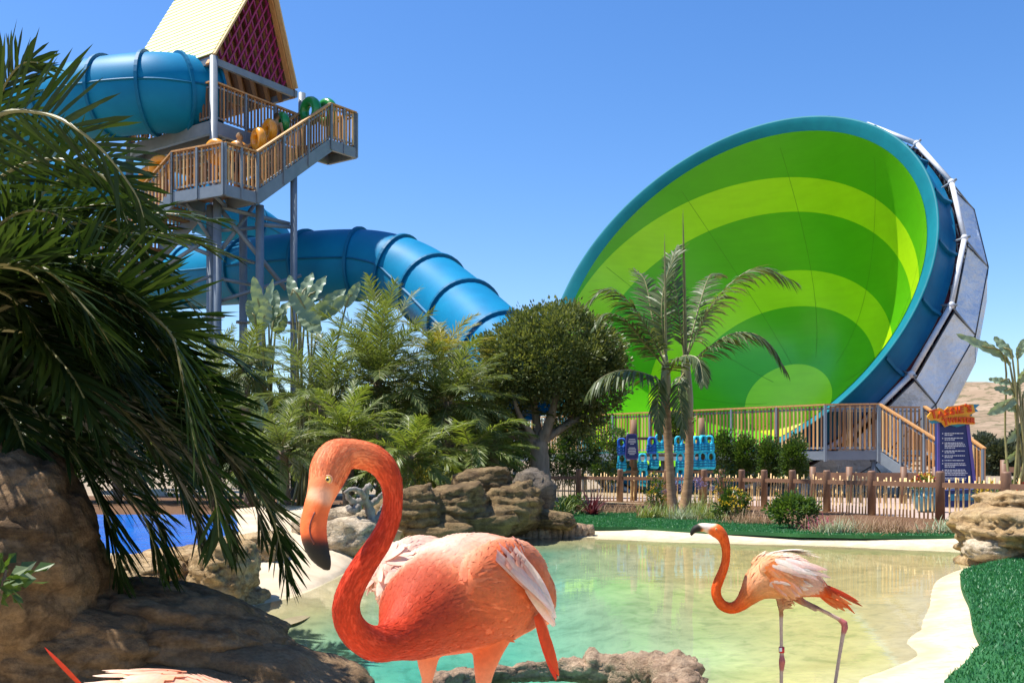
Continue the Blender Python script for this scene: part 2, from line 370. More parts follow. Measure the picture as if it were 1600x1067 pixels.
def watermat():
    m, nt, b = newmat('pond_water'); nt.nodes.remove(b)
    tr = nd(nt, 'ShaderNodeBsdfTransparent', Color=(.95, .975, .94, 1)); gl = nd(nt, 'ShaderNodeBsdfGlossy', Roughness=.03)
    fr = nd(nt, 'ShaderNodeFresnel', IOR=1.33); mx = nd(nt, 'ShaderNodeMixShader')
    n1 = tnoise(nt, 2.2, 3, .5, vscale=(1, 2.2, 1), dist=.4); n2 = tnoise(nt, 8, 2, .5, vscale=(1, 2.4, 1))
    ad = nd(nt, 'ShaderNodeMath', operation='MULTIPLY_ADD'); ad.inputs[1].default_value = .22; nt.links.new(n2, ad.inputs[0]); nt.links.new(n1, ad.inputs[2])
    bp = nd(nt, 'ShaderNodeBump', Strength=.016, Distance=.05); nt.links.new(ad.outputs[0], bp.inputs['Height'])
    nt.links.new(bp.outputs[0], gl.inputs['Normal']); nt.links.new(bp.outputs[0], fr.inputs['Normal'])
    nt.links.new(fr.outputs[0], mx.inputs[0]); nt.links.new(tr.outputs[0], mx.inputs[1]); nt.links.new(gl.outputs[0], mx.inputs[2])
    nt.links.new(mx.outputs[0], nt.nodes['Material Output'].inputs[0]); return m
w = MB(); xs = PL[:, 0]; ys = PL[:, 1]
w.add([(xs.min() - .1, ys.min() - .1, 0), (xs.max() + .1, ys.min() - .1, 0), (xs.max() + .1, ys.max() + .1, 0), (xs.min() - .1, ys.max() + .1, 0)], [(0, 1, 2, 3)])
w.build('pond_water', watermat(), kind='structure')

def sheet(name, pts, z, m, th=.03, kind='structure'):
    """a flat slab with a visible edge"""
    mb = MB(); n = len(pts)
    vs = [(p[0], p[1], z) for p in pts] + [(p[0], p[1], z - th) for p in pts]
    fs = [tuple(range(n))] + [(i, i + n, (i + 1) % n + n, (i + 1) % n) for i in range(n)]
    mb.add(vs, fs); o = mb.build(name, m, kind=kind)
    bm = bmesh.new(); bm.from_mesh(o.data); bmesh.ops.recalc_face_normals(bm, faces=bm.faces); bm.to_mesh(o.data); bm.free(); return o
farlawn = [(800, 823.5), (887, 823), (997, 823.5), (1081, 827), (1166, 830.5), (1250, 834), (1347, 836), (1504, 837.5), (1600, 838), (1600, 830), (1425, 829), (1290, 826), (1234, 820), (1165, 812), (1081, 811), (994, 807), (994, 799), (941, 799), (876, 800), (800, 801)]
sheet('far_lawn', [G(x, y, .12) for x, y in farlawn], .125, M['turf'], .05)
nl = [(1600, 870), (1554, 879), (1507, 891), (1500.5, 905), (1505, 923), (1514, 942), (1521, 979), (1533, 1004), (1521, 1020), (1507, 1039), (1475, 1067)]
nl = [tuple(q) for q in catmull([tuple(G(x, y, .1)[:2]) for x, y in nl], 3)]
NL = nl + [(1.95, 3.8), (1.6, 2.6), (3, 1.2), (9, 2.5), (9.5, 9.9)]
sheet('near_lawn', NL, .112, M['turf'], .05)
bed = [(850, 803), (941, 802), (994, 803), (994, 810), (1081, 814), (1165, 816), (1234, 824), (1290, 831), (1425, 835), (1600, 836), (1600, 812), (1469, 812), (1362, 806), (1292, 801), (1238, 796), (1159, 791), (1100, 788), (969, 786), (850, 783)]
sheet('planting_bed', [G(x, y, .12) for x, y in bed], .131, M['mulch'], .06)
sheet('plaza', [(-3, 27.2), (3, 26.5), (4.6, 25), (5.2, 23.6), (6, 21.6), (6.6, 19), (7.3, 16.9), (8.6, 14.9), (15.9, 14.5), (15.9, 29.9), (-3, 29.9)], .113, M['paving'], .06)

sheet('garden_bed', [(-16, 18.3), (-3.6, 18.3), (-2.4, 15.2), (-.8, 15.4), (-.2, 19.5), (-.3, 26), (-3, 27.1), (-3, 29.9), (-16, 29.9)], .137, M['mulch'], .07)
def inpoly(p, poly):
    c = False; n = len(poly)
    for i in range(n):
        a, b = poly[i], poly[i - 1]
        if (a[1] > p[1]) != (b[1] > p[1]) and p[0] < (b[0] - a[0]) * (p[1] - a[1]) / (b[1] - a[1]) + a[0]: c = not c
    return c
rs = random.Random(3)
def turf_blades(name, poly, z, n, bb, h):
    mb = MB(); k = 0; vs = []; fs = []
    while k < n:
        x, y = rs.uniform(bb[0], bb[1]), rs.uniform(bb[2], bb[3])
        if not inpoly((x, y), poly): continue
        k += 1; a = rs.uniform(0, 6.283); hh = h * rs.uniform(.6, 1.3); w_ = .0022 * y ** .5; lx, ly = rs.gauss(0, .4) * hh, rs.gauss(0, .4) * hh
        c, s_ = math.cos(a) * w_, math.sin(a) * w_; b = len(vs)
        vs += [(x - c, y - s_, z), (x + c, y + s_, z), (x + lx, y + ly, z + hh)]; fs.append((b, b + 1, b + 2))
    mb.v = [V(q) for q in vs]; mb.f = fs
    o = mb.build(name, M['turfblade'], kind='stuff'); return o
tag(turf_blades('turf_grass', NL, .111, 90000, (1.5, 7.2, 3.6, 10.2), .022), 'short green artificial turf on the near lawn beside the sand strip', 'grass')
fl = [tuple(G(x, y, .12)[:2]) for x, y in farlawn]
tag(turf_blades('turf_grass', fl, .124, 70000, (-.2, 8.2, 13, 20.5), .022), 'short green artificial turf on the far lawn below the picket fence', 'grass')

# hills far behind on the right
mb = MB(); hx = 90; hy = 26
for j in range(hy + 1):
    for i in range(hx + 1):
        x = -900 + 2400 * i / hx; y = 240 + 760 * j / hy
        ridge = 58 * math.exp(-((x - 520) / 420) ** 2) + 34 * math.exp(-((x + 600) / 500) ** 2) + 14
        z = ridge * min(1, (j / hy) ** 1.1 * 1.25) * (1 + .22 * noise.noise(V((x * .008, y * .01, 3))) + .06 * noise.noise(V((x * .04, y * .04, 1)))) - 1.5
        mb.v.append(V((x, y, z)))
mb.f = [(j * (hx + 1) + i, j * (hx + 1) + i + 1, (j + 1) * (hx + 1) + i + 1, (j + 1) * (hx + 1) + i) for j in range(hy) for i in range(hx)]
mb.build('dry_hills', M['hill'], smooth=True, kind='structure')

# ------------------------------------------------------------------ plant builders
def frond(mb, path, ln, n=26, w=.022, droop=.35, ang=55, lift=.15, prof=None, start=.12, rw=.012, rng=random, seg=3, nsm=6, vee=0, roll=0, mess=0):
    """one pinnate frond: leaflets into mb[0], rachis into mb[1]; path = list of points; returns nothing"""
    pts = [V(p) for p in catmull([tuple(p) for p in path], nsm)]
    m = len(pts); d = [0]
    for i in range(1, m): d.append(d[-1] + (pts[i] - pts[i - 1]).length)
    L = d[-1]
    mb[1].tube([p for p in pts], [rw * (1 - .85 * i / (m - 1)) for i in range(m)], 5, False)
    def at(t):
        s = t * L; i = 1
        while i < m - 1 and d[i] < s: i += 1
        k = (s - d[i - 1]) / max(d[i] - d[i - 1], 1e-6); return pts[i - 1].lerp(pts[i], k), (pts[i] - pts[i - 1]).normalized()
    for i in range(n):
        t = start + (1 - start) * (i + .5) / n
        for sg in (-1, 1):
            p, T = at(min(1, t + rng.uniform(-.3, .3) / n))
            S = T.cross(Z3)
            if S.length < .1: S = T.cross(V((0, 1, 0)))
            S.normalize(); N = S.cross(T)
            if roll: cr_, sr_ = math.cos(roll), math.sin(roll); S, N = S * cr_ + N * sr_, N * cr_ - S * sr_
            a = math.radians(ang * (1 - .55 * t) + rng.uniform(-7, 7) * (1 + 2 * mess)); pl = math.sin(math.pi * (.12 + .83 * t)) ** .6 if prof is None else prof(t)
            l = ln * pl * rng.uniform(.86, 1.1)
            D = (S * sg * math.sin(a) + T * math.cos(a) + N * (lift + vee + rng.uniform(-.12, .12) + rng.gauss(0, mess))).normalized()
            q = p.copy(); wv = D.cross(N).normalized() if D.cross(N).length > .05 else T
            wv = (wv + N * rng.uniform(-.5, .5)).normalized(); ww = w * rng.uniform(.8, 1.15)
            vs = [q - wv * ww * .3, q + wv * ww * .3]; fs = []
            for k in range(1, seg + 1):
                D = (D + V((0, 0, -droop / seg * rng.uniform(.7, 1.3)))).normalized(); q = q + D * (l / seg)
                if k < seg:
                    kk = ww * (.55 if k == 1 else .42); vs += [q - wv * kk, q + wv * kk]; fs.append((2 * k - 2, 2 * k - 1, 2 * k + 1, 2 * k))
                else: vs.append(q); fs.append((2 * k - 2, 2 * k - 1, 2 * k))
            mb[0].add(vs, fs)
def arc(o, az, el, L, bend, n=5, rng=random):
    """a drooping path from o"""
    p = V(o); out = [p.copy()]; e = el
    for i in range(n):
        D = V((math.sin(az) * math.cos(e), math.cos(az) * math.cos(e), math.sin(e))); p = p + D * (L / n); out.append(p.copy()); e -= bend / n * (.5 + i / n)
        az += rng.uniform(-.06, .06)
    return out
def add_frond(root, path, ln, m, **k):
    a, r = MB(), MB(); frond((a, r), path, ln, **k)
    o = a.build('frond', m, root); r.build('rachis', M['rachis'], o); return o
def palm(label, base, crown, n, L, ln, m, group=None, seed=1, el=(10, 80), bend=(.6, 1.3), trunk=.09, tm='palmtrunk', nl=24, w=.02, droop=.35, cat='palm', fan=None, name='palm', az=None):
    r = random.Random(seed); root = thing(name, label, cat, base, group)
    b, c = V(base), V(crown); h = (c - b).length; pts = []; rad = []
    for i in range(9):
        t = i / 8; pts.append(b.lerp(c, t) + V((math.sin(t * 2 + seed), math.cos(t * 3 + seed), 0)) * .03 * h * t * (1 - t) * 2); rad.append(trunk * (1.15 - .25 * t) * (1 + .12 * (i % 2)))
    mb = MB(); mb.tube(pts, rad, 10)
    for i in range(int(h / .07)):
        t = i / max(1, h / .07); a = i * 2.4; q = b.lerp(c, t) + V((math.cos(a), math.sin(a), 0)) * trunk * .95; mb.beam(q, q + V((math.cos(a) * .05, math.sin(a) * .05, .07)), .04, .018)
    mb.build('trunk', M[tm], root, True)
    for i in range(n):
        f = i / n; A = (az[0] + (az[1] - az[0]) * r.random()) if az else i * 2.39996 + r.uniform(-.3, .3); E = math.radians(lerp(el[1], el[0], f ** .8) + r.uniform(-6, 6))
        add_frond(root, arc(c + V((0, 0, r.uniform(-.1, .05))), A, E, L * r.uniform(.82, 1.1), r.uniform(*bend), rng=r), ln * r.uniform(.85, 1.1), m, n=nl, w=w, droop=droop, rng=r, nsm=4, rw=.012, mess=.13)
    return root
def leaf_cards(mb, pos, d, l, w, rng, fold=.25):
    """one leaf: two halves folded along the midrib"""
    d = V(d).normalized(); s = d.cross(V((rng.gauss(0, 1), rng.gauss(0, 1), rng.gauss(0, 1))))
    if s.length < .05: s = d.cross(Z3)
    s.normalize(); n = s.cross(d); p = V(pos)
    mb.add([p, p + d * l * .45 + s * w - n * fold * w, p + d * l, p + d * l * .45 - s * w - n * fold * w], [(0, 1, 2), (0, 2, 3)])
def foliage(mb, c, rad, ncl, npc, l, w, rng, csize=.22, low=-.6, shell=.55, upb=.35):
    """clumps of leaves through the outer part of an ellipsoid"""
    c = V(c)
    for i in range(ncl):
        while True:
            q = V((rng.gauss(0, 1), rng.gauss(0, 1), rng.gauss(0, 1))).normalized()
            if q.z > low: break
        k = shell + (1 - shell) * rng.random() ** .6; k *= 1 + .18 * noise.noise(q * 2.3 + c * .37)
        cc = c + V((q.x * rad[0], q.y * rad[1], q.z * rad[2])) * k; cs = csize * rng.uniform(.6, 1.3)
        for j in range(npc):
            g_ = V((rng.gauss(0, 1), rng.gauss(0, 1), rng.gauss(0, .8))); g_ = g_.normalized() * rng.random() ** .5
            d = (g_ + q * .7 + V((0, 0, upb))).normalized(); leaf_cards(mb, cc + g_ * cs, d, l * rng.uniform(.7, 1.25), w * rng.uniform(.7, 1.2), rng)
def bush(name, label, cat, c, rad, m, ncl=30, npc=40, l=.07, w=.018, seed=1, group=None, stem=None, low=-.7, upb=.35, csize=None, shell=.45):
    r = random.Random(seed); base = V((c[0], c[1], c[2] - rad[2])); root = thing(name, label, cat, base, group)
    mb = MB(); foliage(mb, c, rad, ncl, npc, l, w, r, csize or min(rad) * .45, low, shell, upb); mb.build('foliage', m, root)
    s = MB()
    for i in range(5):
        a = i * 1.3 + r.random(); s.tube([base + V((math.cos(a), math.sin(a), 0)) * .03, V(c) + V((math.cos(a) * rad[0] * .5, math.sin(a) * rad[1] * .5, rad[2] * .1))], [.014, .005], 5)
    s.build('stem', M['bark'], root); return root
def tuft(name, label, cat, base, n, L, w, m, spread=.9, bend=1.4, seed=1, group=None, flower=None, fm=None, rx=.1):
    """strappy leaves or grass from one root"""
    r = random.Random(seed); mb = MB(); root = thing(name, label, cat, base, group)
    for i in range(n):
        a = r.uniform(0, 6.283); e = math.radians(90) - spread * r.random() ** .7; p = V(base) + V((r.gauss(0, rx), r.gauss(0, rx * .6), -.01)); l = L * r.uniform(.6, 1.15)
        wv = V((-math.cos(a), math.sin(a), 0)); b = r.uniform(.5, 1) * bend; vs = []; fs = []; q = p.copy()
        for k in range(5):
            ww = w * (1 - (k / 4) ** 1.6) * .5 + .0006; vs += [q - wv * ww, q + wv * ww]
            if k: fs.append((2 * k - 2, 2 * k - 1, 2 * k + 1, 2 * k))
            q = q + V((math.sin(a) * math.cos(e), math.cos(a) * math.cos(e), math.sin(e))) * (l / 4); e -= b / 4 * (.6 + .4 * k)
        mb.add(vs, fs)
    mb.build('blades', m, root)
    if flower:
        fb = MB()
        for i in range(flower):
            a = r.uniform(0, 6.283); q = V(base) + V((math.cos(a) * rx * 2.2 * r.random(), math.sin(a) * rx * r.random(), L * r.uniform(.75, 1.25)))
            for j in range(14): leaf_cards(fb, q + V((r.gauss(0, .018), r.gauss(0, .018), r.gauss(0, .03))), (r.gauss(0, 1), r.gauss(0, 1), r.gauss(0, 1) + .5), .03, .009, r)
        fb.build('flowers', fm, root, kind='stuff')
    return root

# ------------------------------------------------------------------ rocks
def boulder(c, rad, seed, sub=4, rot=(0, 0, 0), strata=.07, amp=.2, tilt=0.25, sq=.55, cell=1.0):
    """one lump of layered rock as (verts, faces)"""
    bm = bmesh.new(); bmesh.ops.create_icosphere(bm, subdivisions=sub, radius=1)
    R = Matrix.Rotation(rot[2], 3, 'Z') @ Matrix.Rotation(rot[1], 3, 'Y') @ Matrix.Rotation(rot[0], 3, 'X'); rm = sum(rad) / 3; so_ = V((seed * 3.1, seed * 1.7, seed * .9))
    for v in bm.verts:
        q = v.co.copy(); e = 2 / (2 - sq * 1.0); m_ = max(abs(q.x), abs(q.y), abs(q.z)); q = q.lerp(q / m_, sq * .55)
        n0 = noise.multi_fractal(q * 1.2 + so_, 1.0, 2.1, 5); k = 1 + amp * (n0 - .7) * .55
        wq = q + noise.noise_vector(q * 2.2 + so_) * .25; d, pt = noise.voronoi(V((wq.x * 1.6, wq.y * 1.6, wq.z * 2.3)) + so_); cr = min(1, (d[1] - d[0]) * 7); k -= (1 - cr) * .085 * cell; k += .07 * cell * math.sin(pt[0].x * 12.9 + pt[0].z * 7.7)
        h = (q.z + tilt * q.x + .12 * noise.noise(q * 2 + so_)) * 2.7; fr = h - math.floor(h); led = (fr ** 3) * .9 + (.35 if fr < .12 else 0)
        k -= strata * led * (1 - abs(q.z) * .5); k += .035 * noise.noise(q * 9 + so_) + .022 * noise.turbulence(q * 5 + so_, 4, True)
        q = V((q.x * rad[0], q.y * rad[1], q.z * rad[2])) * k; v.co = V(c) + R @ q
    vs = [v.co.copy() for v in bm.verts]; fs = [tuple(v.index for v in f.verts) for f in bm.faces]; bm.free(); return vs, fs
def rocks(name, label, lumps, mk, group=None, mats=None):
    base = V(lumps[0][0]); base.z = .05; root = thing(name, label, 'rock', base, group)
    for i, l in enumerate(lumps):
        vs, fs = boulder(*l[:2], **l[2]); mb = MB(); mb.add(vs, fs); mb.build('boulder', M[(l[3] if len(l) > 3 else mk)], root, True)
    return root
def pxr(px, py, D, rx, ry, rd=None):
    """centre and radii of a lump seen at a pixel, real size at its distance"""
    return P(px, py, D), (rx * D / F, rd if rd else (rx + ry) / 2 * D / F, ry * D / F)
# ------------------------------------------------------------------ the big bowl slide
BC = V((7.618, 36, 6.32 + CZ)); BA, BE = math.radians(-42.93), math.radians(27.53); BR, BH, BP = 7.17, 7.5, 2.3
BN = V((math.sin(BA) * math.cos(BE), -math.cos(BA) * math.cos(BE), math.sin(BE))); BU = V((math.cos(BA), math.sin(BA), 0)); BV = BN.cross(BU)
if BV.z < 0: BV = -BV
def bpt(a, r, dep): return BC - BN * dep + (BU * math.cos(a) + BV * math.sin(a)) * r
bowl = thing('bowl_slide', 'giant tilted green bowl water slide with lime stripes and a blue rim', 'water slide', (BC.x, BC.y, 0))
def bowlmat():
    m, nt, b = newmat('green_striped_fibreglass')
    tc = nd(nt, 'ShaderNodeTexCoord'); dt = nd(nt, 'ShaderNodeVectorMath', operation='DOT_PRODUCT'); dt.inputs[1].default_value = (-.4674, -.7093, .5276)
    o0 = V((BC.x, BC.y, 0)); off = V((-.4674, -.7093, .5276)).dot(BC - o0)
    nt.links.new(tc.outputs['Object'], dt.inputs[0])
    mr = nd(nt, 'ShaderNodeMapRange'); mr.inputs['From Min'].default_value = off - 12; mr.inputs['From Max'].default_value = off + 6; nt.links.new(dt.outputs['Value'], mr.inputs['Value'])
    dk, lt = (.095, .40, .006), (.45, .70, .008); f = lambda d: (d + 12) / 18
    col = ramp(nt, mr.outputs[0], [(0, lt), (f(-7.18), dk), (f(-5.8), lt), (f(-4.6), dk), (f(-2.41), lt), (f(-1.09), dk)], 'CONSTANT')
    n = tnoise(nt, .6, 5, .6); col = mixc(nt, .35, col, ramp(nt, n, [(.3, (.75, .8, .75)), (.7, (1.12, 1.12, 1.1))]), 'MULTIPLY')
    st = tnoise(nt, 1.4, 4, .6, vscale=(.5, .5, 3)); col = mixc(nt, .22, col, ramp(nt, st, [(.4, (.8, .85, .8)), (.6, (1.08, 1.08, 1.05))]), 'MULTIPLY')
    nt.links.new(col, b.inputs['Base Color']); b.inputs['Roughness'].default_value = .3; b.inputs['Coat Weight'].default_value = .25; b.inputs['Coat Roughness'].default_value = .2
    bump(nt, b, tnoise(nt, .9, 2), .05, .05); return m
NA, NR = 128, 40
mb = MB()
for i in range(NR + 1):
    r = BR * i / NR
    for k in range(NA): mb.v.append(bpt(2 * math.pi * k / NA, max(r, .001), BH * (1 - (r / BR) ** BP)))
for i in range(NR):
    for k in range(NA): a, b2 = i * NA + k, i * NA + (k + 1) % NA; mb.f.append((a, b2, b2 + NA, a + NA))
mb.build('bowl', bowlmat(), bowl, True)
def ring_prof(prof, n=NA, a0=0, a1=2 * math.pi):
    mb = MB(); m = len(prof); full = abs(a1 - a0 - 2 * math.pi) < 1e-6; cnt = n if full else n + 1
    for k in range(cnt):
        a = a0 + (a1 - a0) * k / n
        for r, d in prof: mb.v.append(bpt(a, r, d))
    for k in range(n):
        for j in range(m - 1): a, b2 = k * m + j, ((k + 1) % cnt) * m + j; mb.f.append((a, b2, b2 + 1, a + 1))
    return mb
ring_prof([(BR - .012, .035), (BR + .10, -.06), (BR + .24, -.17), (BR + .38, -.27), (BR + .44, -.29), (BR + .46, -.26)]).build('rim_lip', M['rimteal'], bowl, True)
ring_prof([(BR + .46, -.26), (BR + .43, -.15), (BR + .42, .05), (BR + .44, .25), (BR + .49, .42), (BR + .54, .60), (BR + .68, .63), (BR + .68, .68), (BR + .40, .72)]).build('rim_band', M['bowlblue'], bowl, True)
for i in range(22):                                            # bracket ribs across the band
    a = 2 * math.pi * (i + .3) / 22; wd = .006
    p = ring_prof([(BR + .50, -.22), (BR + .54, .05), (BR + .58, .32), (BR + .76, .64), (BR + .5, .8)], 1, a - wd, a + wd); q = ring_prof([(BR + .44, -.14), (BR + .42, .12), (BR + .46, .42), (BR + .66, .74), (BR + .4, .84)], 1, a - wd, a + wd)
    b = len(p.v); p.v += q.v; p.f += [tuple(b + x for x in f) for f in q.f]
    for j in range(4):
        for c_ in (0, 5): p.f.append((c_ + j, c_ + j + 1, b + c_ + j + 1, b + c_ + j))
    p.build('rib', M['bowlblue'], bowl)
for i in range(10):                                            # bonded joints between the shell panels
    a = 2 * math.pi * (i + .42) / 10; pts = []
    mb = MB()
    for j in range(7, 30):
        r = BR * .97 * (j / 29); d = BH * (1 - (r / BR) ** BP) - .006; e_ = .008 / max(r, .3)
        mb.v += [bpt(a - e_, r, d), bpt(a + e_, r, d)]
        n_ = len(mb.v)
        if n_ >= 4: mb.f.append((n_ - 4, n_ - 3, n_ - 1, n_ - 2))
    mb.build('panel_joint', mat('joint_green', (.075, .24, .008), (.06, .2, .006), 4, .5, 0) if i == 0 else bpy.data.materials['joint_green'], bowl)
NF = 20
ring_prof([(BR + .55, .76), (BR + .72, 1.4), (BR + .62, 2.4)]).build('liner', M['maroon'], bowl, True)
FR = [(8.08, .98), (8.36, 2.25), (7.85, 4.0), (6.6, 6.3), (4.0, 8.4)]
angs = [2 * math.pi * (i + .5) / NF for i in range(NF)]
tr = MB(); tr2 = MB()
for i in range(NF):
    a, b = angs[i], angs[(i + 1) % NF] + (2 * math.pi if i == NF - 1 else 0)
    mq = bpt((a + b) / 2, 8.12, .62); seen = 800 + mq.x / mq.y * F > 1390 or mq.z < 3
    t1 = MB(); t1.tube([bpt(a, 8.12, .62), bpt(b, 8.12, .62)], .085, 8); t1.ell(bpt(a, 8.12, .62), (.115, .115, .115)); (t1.build('truss_pipe', M['white'], bowl, True) if seen else None)
    t2 = MB(); t2.tube([bpt(a, 7.75, .66), bpt(a, 8.3, .60)], .045, 6); t2.tube([bpt(a, 8.12, .64), bpt(a, 8.34, 2.2)], .03, 6)
    for k in range(6):                                          # light lattice behind the pipe
        u0 = lerp(a, b, k / 6); u1 = lerp(a, b, (k + 1) / 6); t2.tube([bpt(u0, 7.82, .8 + .5 * (k % 2)), bpt(u1, 7.82, 1.3 - .5 * (k % 2))], .028, 5); t2.tube([bpt(u0, 7.8, 1.3), bpt(u0, 8.0, .75)], .02, 5)
    t2.tube([bpt(a, 7.82, 1.3), bpt(b, 7.82, 1.3)], .035, 5)
    (t2.build('truss_strut', M['steel'], bowl, True) if seen else None)
    t3 = MB(); t3.tube([bpt(a, 8.37, 2.26), bpt(b, 8.37, 2.26)], .022, 6); t3.tube([bpt(a, 8.37, 2.26), bpt(a, 7.77, 4.0)], .018, 5); t3.tube([bpt(a, 8.1, .97), bpt(b, 8.1, .97)], .03, 5)
    t3.tube([bpt(a, 8.1, 1.0), bpt(a, 8.37, 2.24)], .016, 5)
    (t3.build('cable', M['steeldk'], bowl, True) if seen else None)
    for j in range(len(FR) - 1):                               # one stretched cloth panel, slightly dished and wrinkled
        f = MB(); g = .010; n_ = 10; rr = random.Random(i * 9 + j); wv = rr.uniform(0, 6)
        for y_ in range(n_ + 1):
            for x_ in range(n_ + 1):
                s, t = x_ / n_, y_ / n_; q = bpt(a, lerp(FR[j][0], FR[j + 1][0], t), lerp(FR[j][1], FR[j + 1][1], t)).lerp(bpt(b, lerp(FR[j][0], FR[j + 1][0], t), lerp(FR[j][1], FR[j + 1][1], t)), g + (1 - 2 * g) * s)
                c_ = bpt((a + b) / 2, 3, 4); k = math.sin(math.pi * s) * math.sin(math.pi * t); q = q + (c_ - q).normalized() * (.13 * k + .06 * k ** .5 * math.sin(9 * s + 6 * t + wv) + .035 * k ** .5 * math.sin(17 * s - 9 * t + wv * 2)); f.v.append(q)
        f.f = [(y_ * (n_ + 1) + x_, y_ * (n_ + 1) + x_ + 1, (y_ + 1) * (n_ + 1) + x_ + 1, (y_ + 1) * (n_ + 1) + x_) for y_ in range(n_) for x_ in range(n_)]
        f.build('cloth_panel', M['fabric'], bowl, True)
for p in ((13.2, 38.5), (10, 43)):
    s = MB(); s.tube([(p[0], p[1], 0), (p[0], p[1], 3.2)], .2, 10); s.build('support_leg', M['steel'], bowl, True)

# ------------------------------------------------------------------ railings shared by the deck and the tower
BAL = MB(); BAL.box((0, 0, .5), (.045, .045, 1))
def bal_mesh(m): return unit_mesh('baluster', BAL, m)
def railing(root, a, b, h, sp, meshes, top=M['wood'], post=None, psp=1.6, rng=random.Random(5), lo=.06, rail=True, bot=M['steel'], out=.0):
    a, b = V(a), V(b); hd = V((b.x - a.x, b.y - a.y, 0)); L = hd.length; n = max(1, int(L / sp)); yaw = math.atan2(hd.y, hd.x)
    for i in range(n + 1):
        q = a.lerp(b, i / n)
        link('baluster', rng.choice(meshes), root, q + V((0, 0, lo)), (0, 0, yaw), (rng.uniform(.85, 1.15), 1, h - lo - .04))
    if rail:
        t = MB(); t.beam(a + V((0, 0, h)), b + V((0, 0, h)), .13, .045); t.build('handrail', top, root)
        t = MB(); t.beam(a + V((0, 0, .1)), b + V((0, 0, .1)), .035, .05); t.build('rail_bar', bot, root); t = MB(); t.beam(a + V((0, 0, h - .12)), b + V((0, 0, h - .12)), .035, .05); t.build('rail_bar', bot, root)
    if post:
        k = max(1, round(L / psp))
        off = V((hd.y, -hd.x, 0)).normalized() * .055
        if off.y > 0: off = -off
        for i in range(k + 1):
            q = a.lerp(b, i / k) + off; t = MB(); t.box(q + V((0, 0, (h - .02 - .3) / 2)), (.055, .055, h - .02 + .3), Matrix.Rotation(yaw, 3, 'Z')); t.build('rail_post', post, root)

# ------------------------------------------------------------------ wooden deck in front of the bowl
deck = thing('viewing_deck', 'long wooden deck with slatted railing in front of the green bowl', 'deck', (9.14, 29, .1))
BM = [bal_mesh(M['wood']), bal_mesh(M['woodlt']), bal_mesh(M['wooddk']), bal_mesh(M['wood'])]
DZ, DH = 1.46, 1.36
A0, A1, A2, A3 = V((-1.0, 38.6, DZ)), V((9.14, 29, DZ)), V((10.6, 28.7, DZ)), V((11.75, 26.7, DZ - 1.3))
railing(deck, A0, A1, DH, .125, BM, post=M['steel']); railing(deck, A1, A2, DH, .125, BM, post=M['steel'])
railing(deck, A2, A3, DH, .125, BM, post=M['steel'], psp=.8)
A4, A5 = V((12.4, 29.9, DZ)), V((13.1, 27.6, DZ - 1.3)); railing(deck, A4, A5, DH, .13, BM, post=M['steel'])
railing(deck, A1 + V((.5, 1.1, 0)), A2 + V((1.8, 1.6, 0)), DH, .13, BM)
mb = MB(); mb.beam(A0 + V((.02, .06, -.12)), A1 + V((0, .06, -.12)), .1, .26); mb.beam(A1 + V((0, .06, -.12)), A2 + V((0, .06, -.12)), .1, .26); mb.beam(A2 + V((0, 0, -.16)), A3 + V((0, 0, -.16)), .08, .3); mb.beam(A4 + V((0, 0, -.16)), A5 + V((0, 0, -.16)), .08, .3); mb.build('edge_beam', M['steel'], deck)
dn_ = (A1 - A0).normalized(); dp = V((dn_.y, -dn_.x, 0)) * -1
if dp.y < 0: dp = -dp
nb = 90
for i in range(nb):                                            # deck boards
    q = A0.lerp(A1, (i + .5) / nb); mb = MB(); mb.beam(q + dp * .02 + V((0, 0, .0)), q + dp * 1.7 + V((0, 0, .0)), .14, .035); mb.build('deck_board', M['wooddk'], deck)
for k in range(9):
    q = A2.lerp(A4, .5) * 0 + A2.lerp(A3, (k + .5) / 9); q2 = A4.lerp(A5, (k + .5) / 9); mb = MB(); mb.beam(q + V((.03, 0, -.05)), q2 + V((-.03, 0, -.05)), .24, .04); mb.build('tread', M['wooddk'], deck)
mb = MB(); mb.add([A1 + V((.05, .1, -.02)), A2 + V((0, .1, -.02)), A4 + V((0, .1, -.02)), A1 + V((1.2, 1.6, -.02))], [(0, 1, 2, 3)]); mb.build('deck_plate', M['wooddk'], deck)
for i in range(8):
    q = A0.lerp(A1, (i + .7) / 8.2) + dp * .35; mb = MB(); mb.tube([(q.x, q.y, .1), (q.x, q.y, DZ - .25)], .07, 8); mb.build('support_post', M['steel'], deck, True)
for q in (A2 + V((-.1, .2, 0)), A2 + V((.9, .8, 0))):
    mb = MB(); mb.tube([(q.x, q.y, .1), (q.x, q.y, DZ - .25)], .07, 8); mb.build('support_post', M['steel'], deck, True)

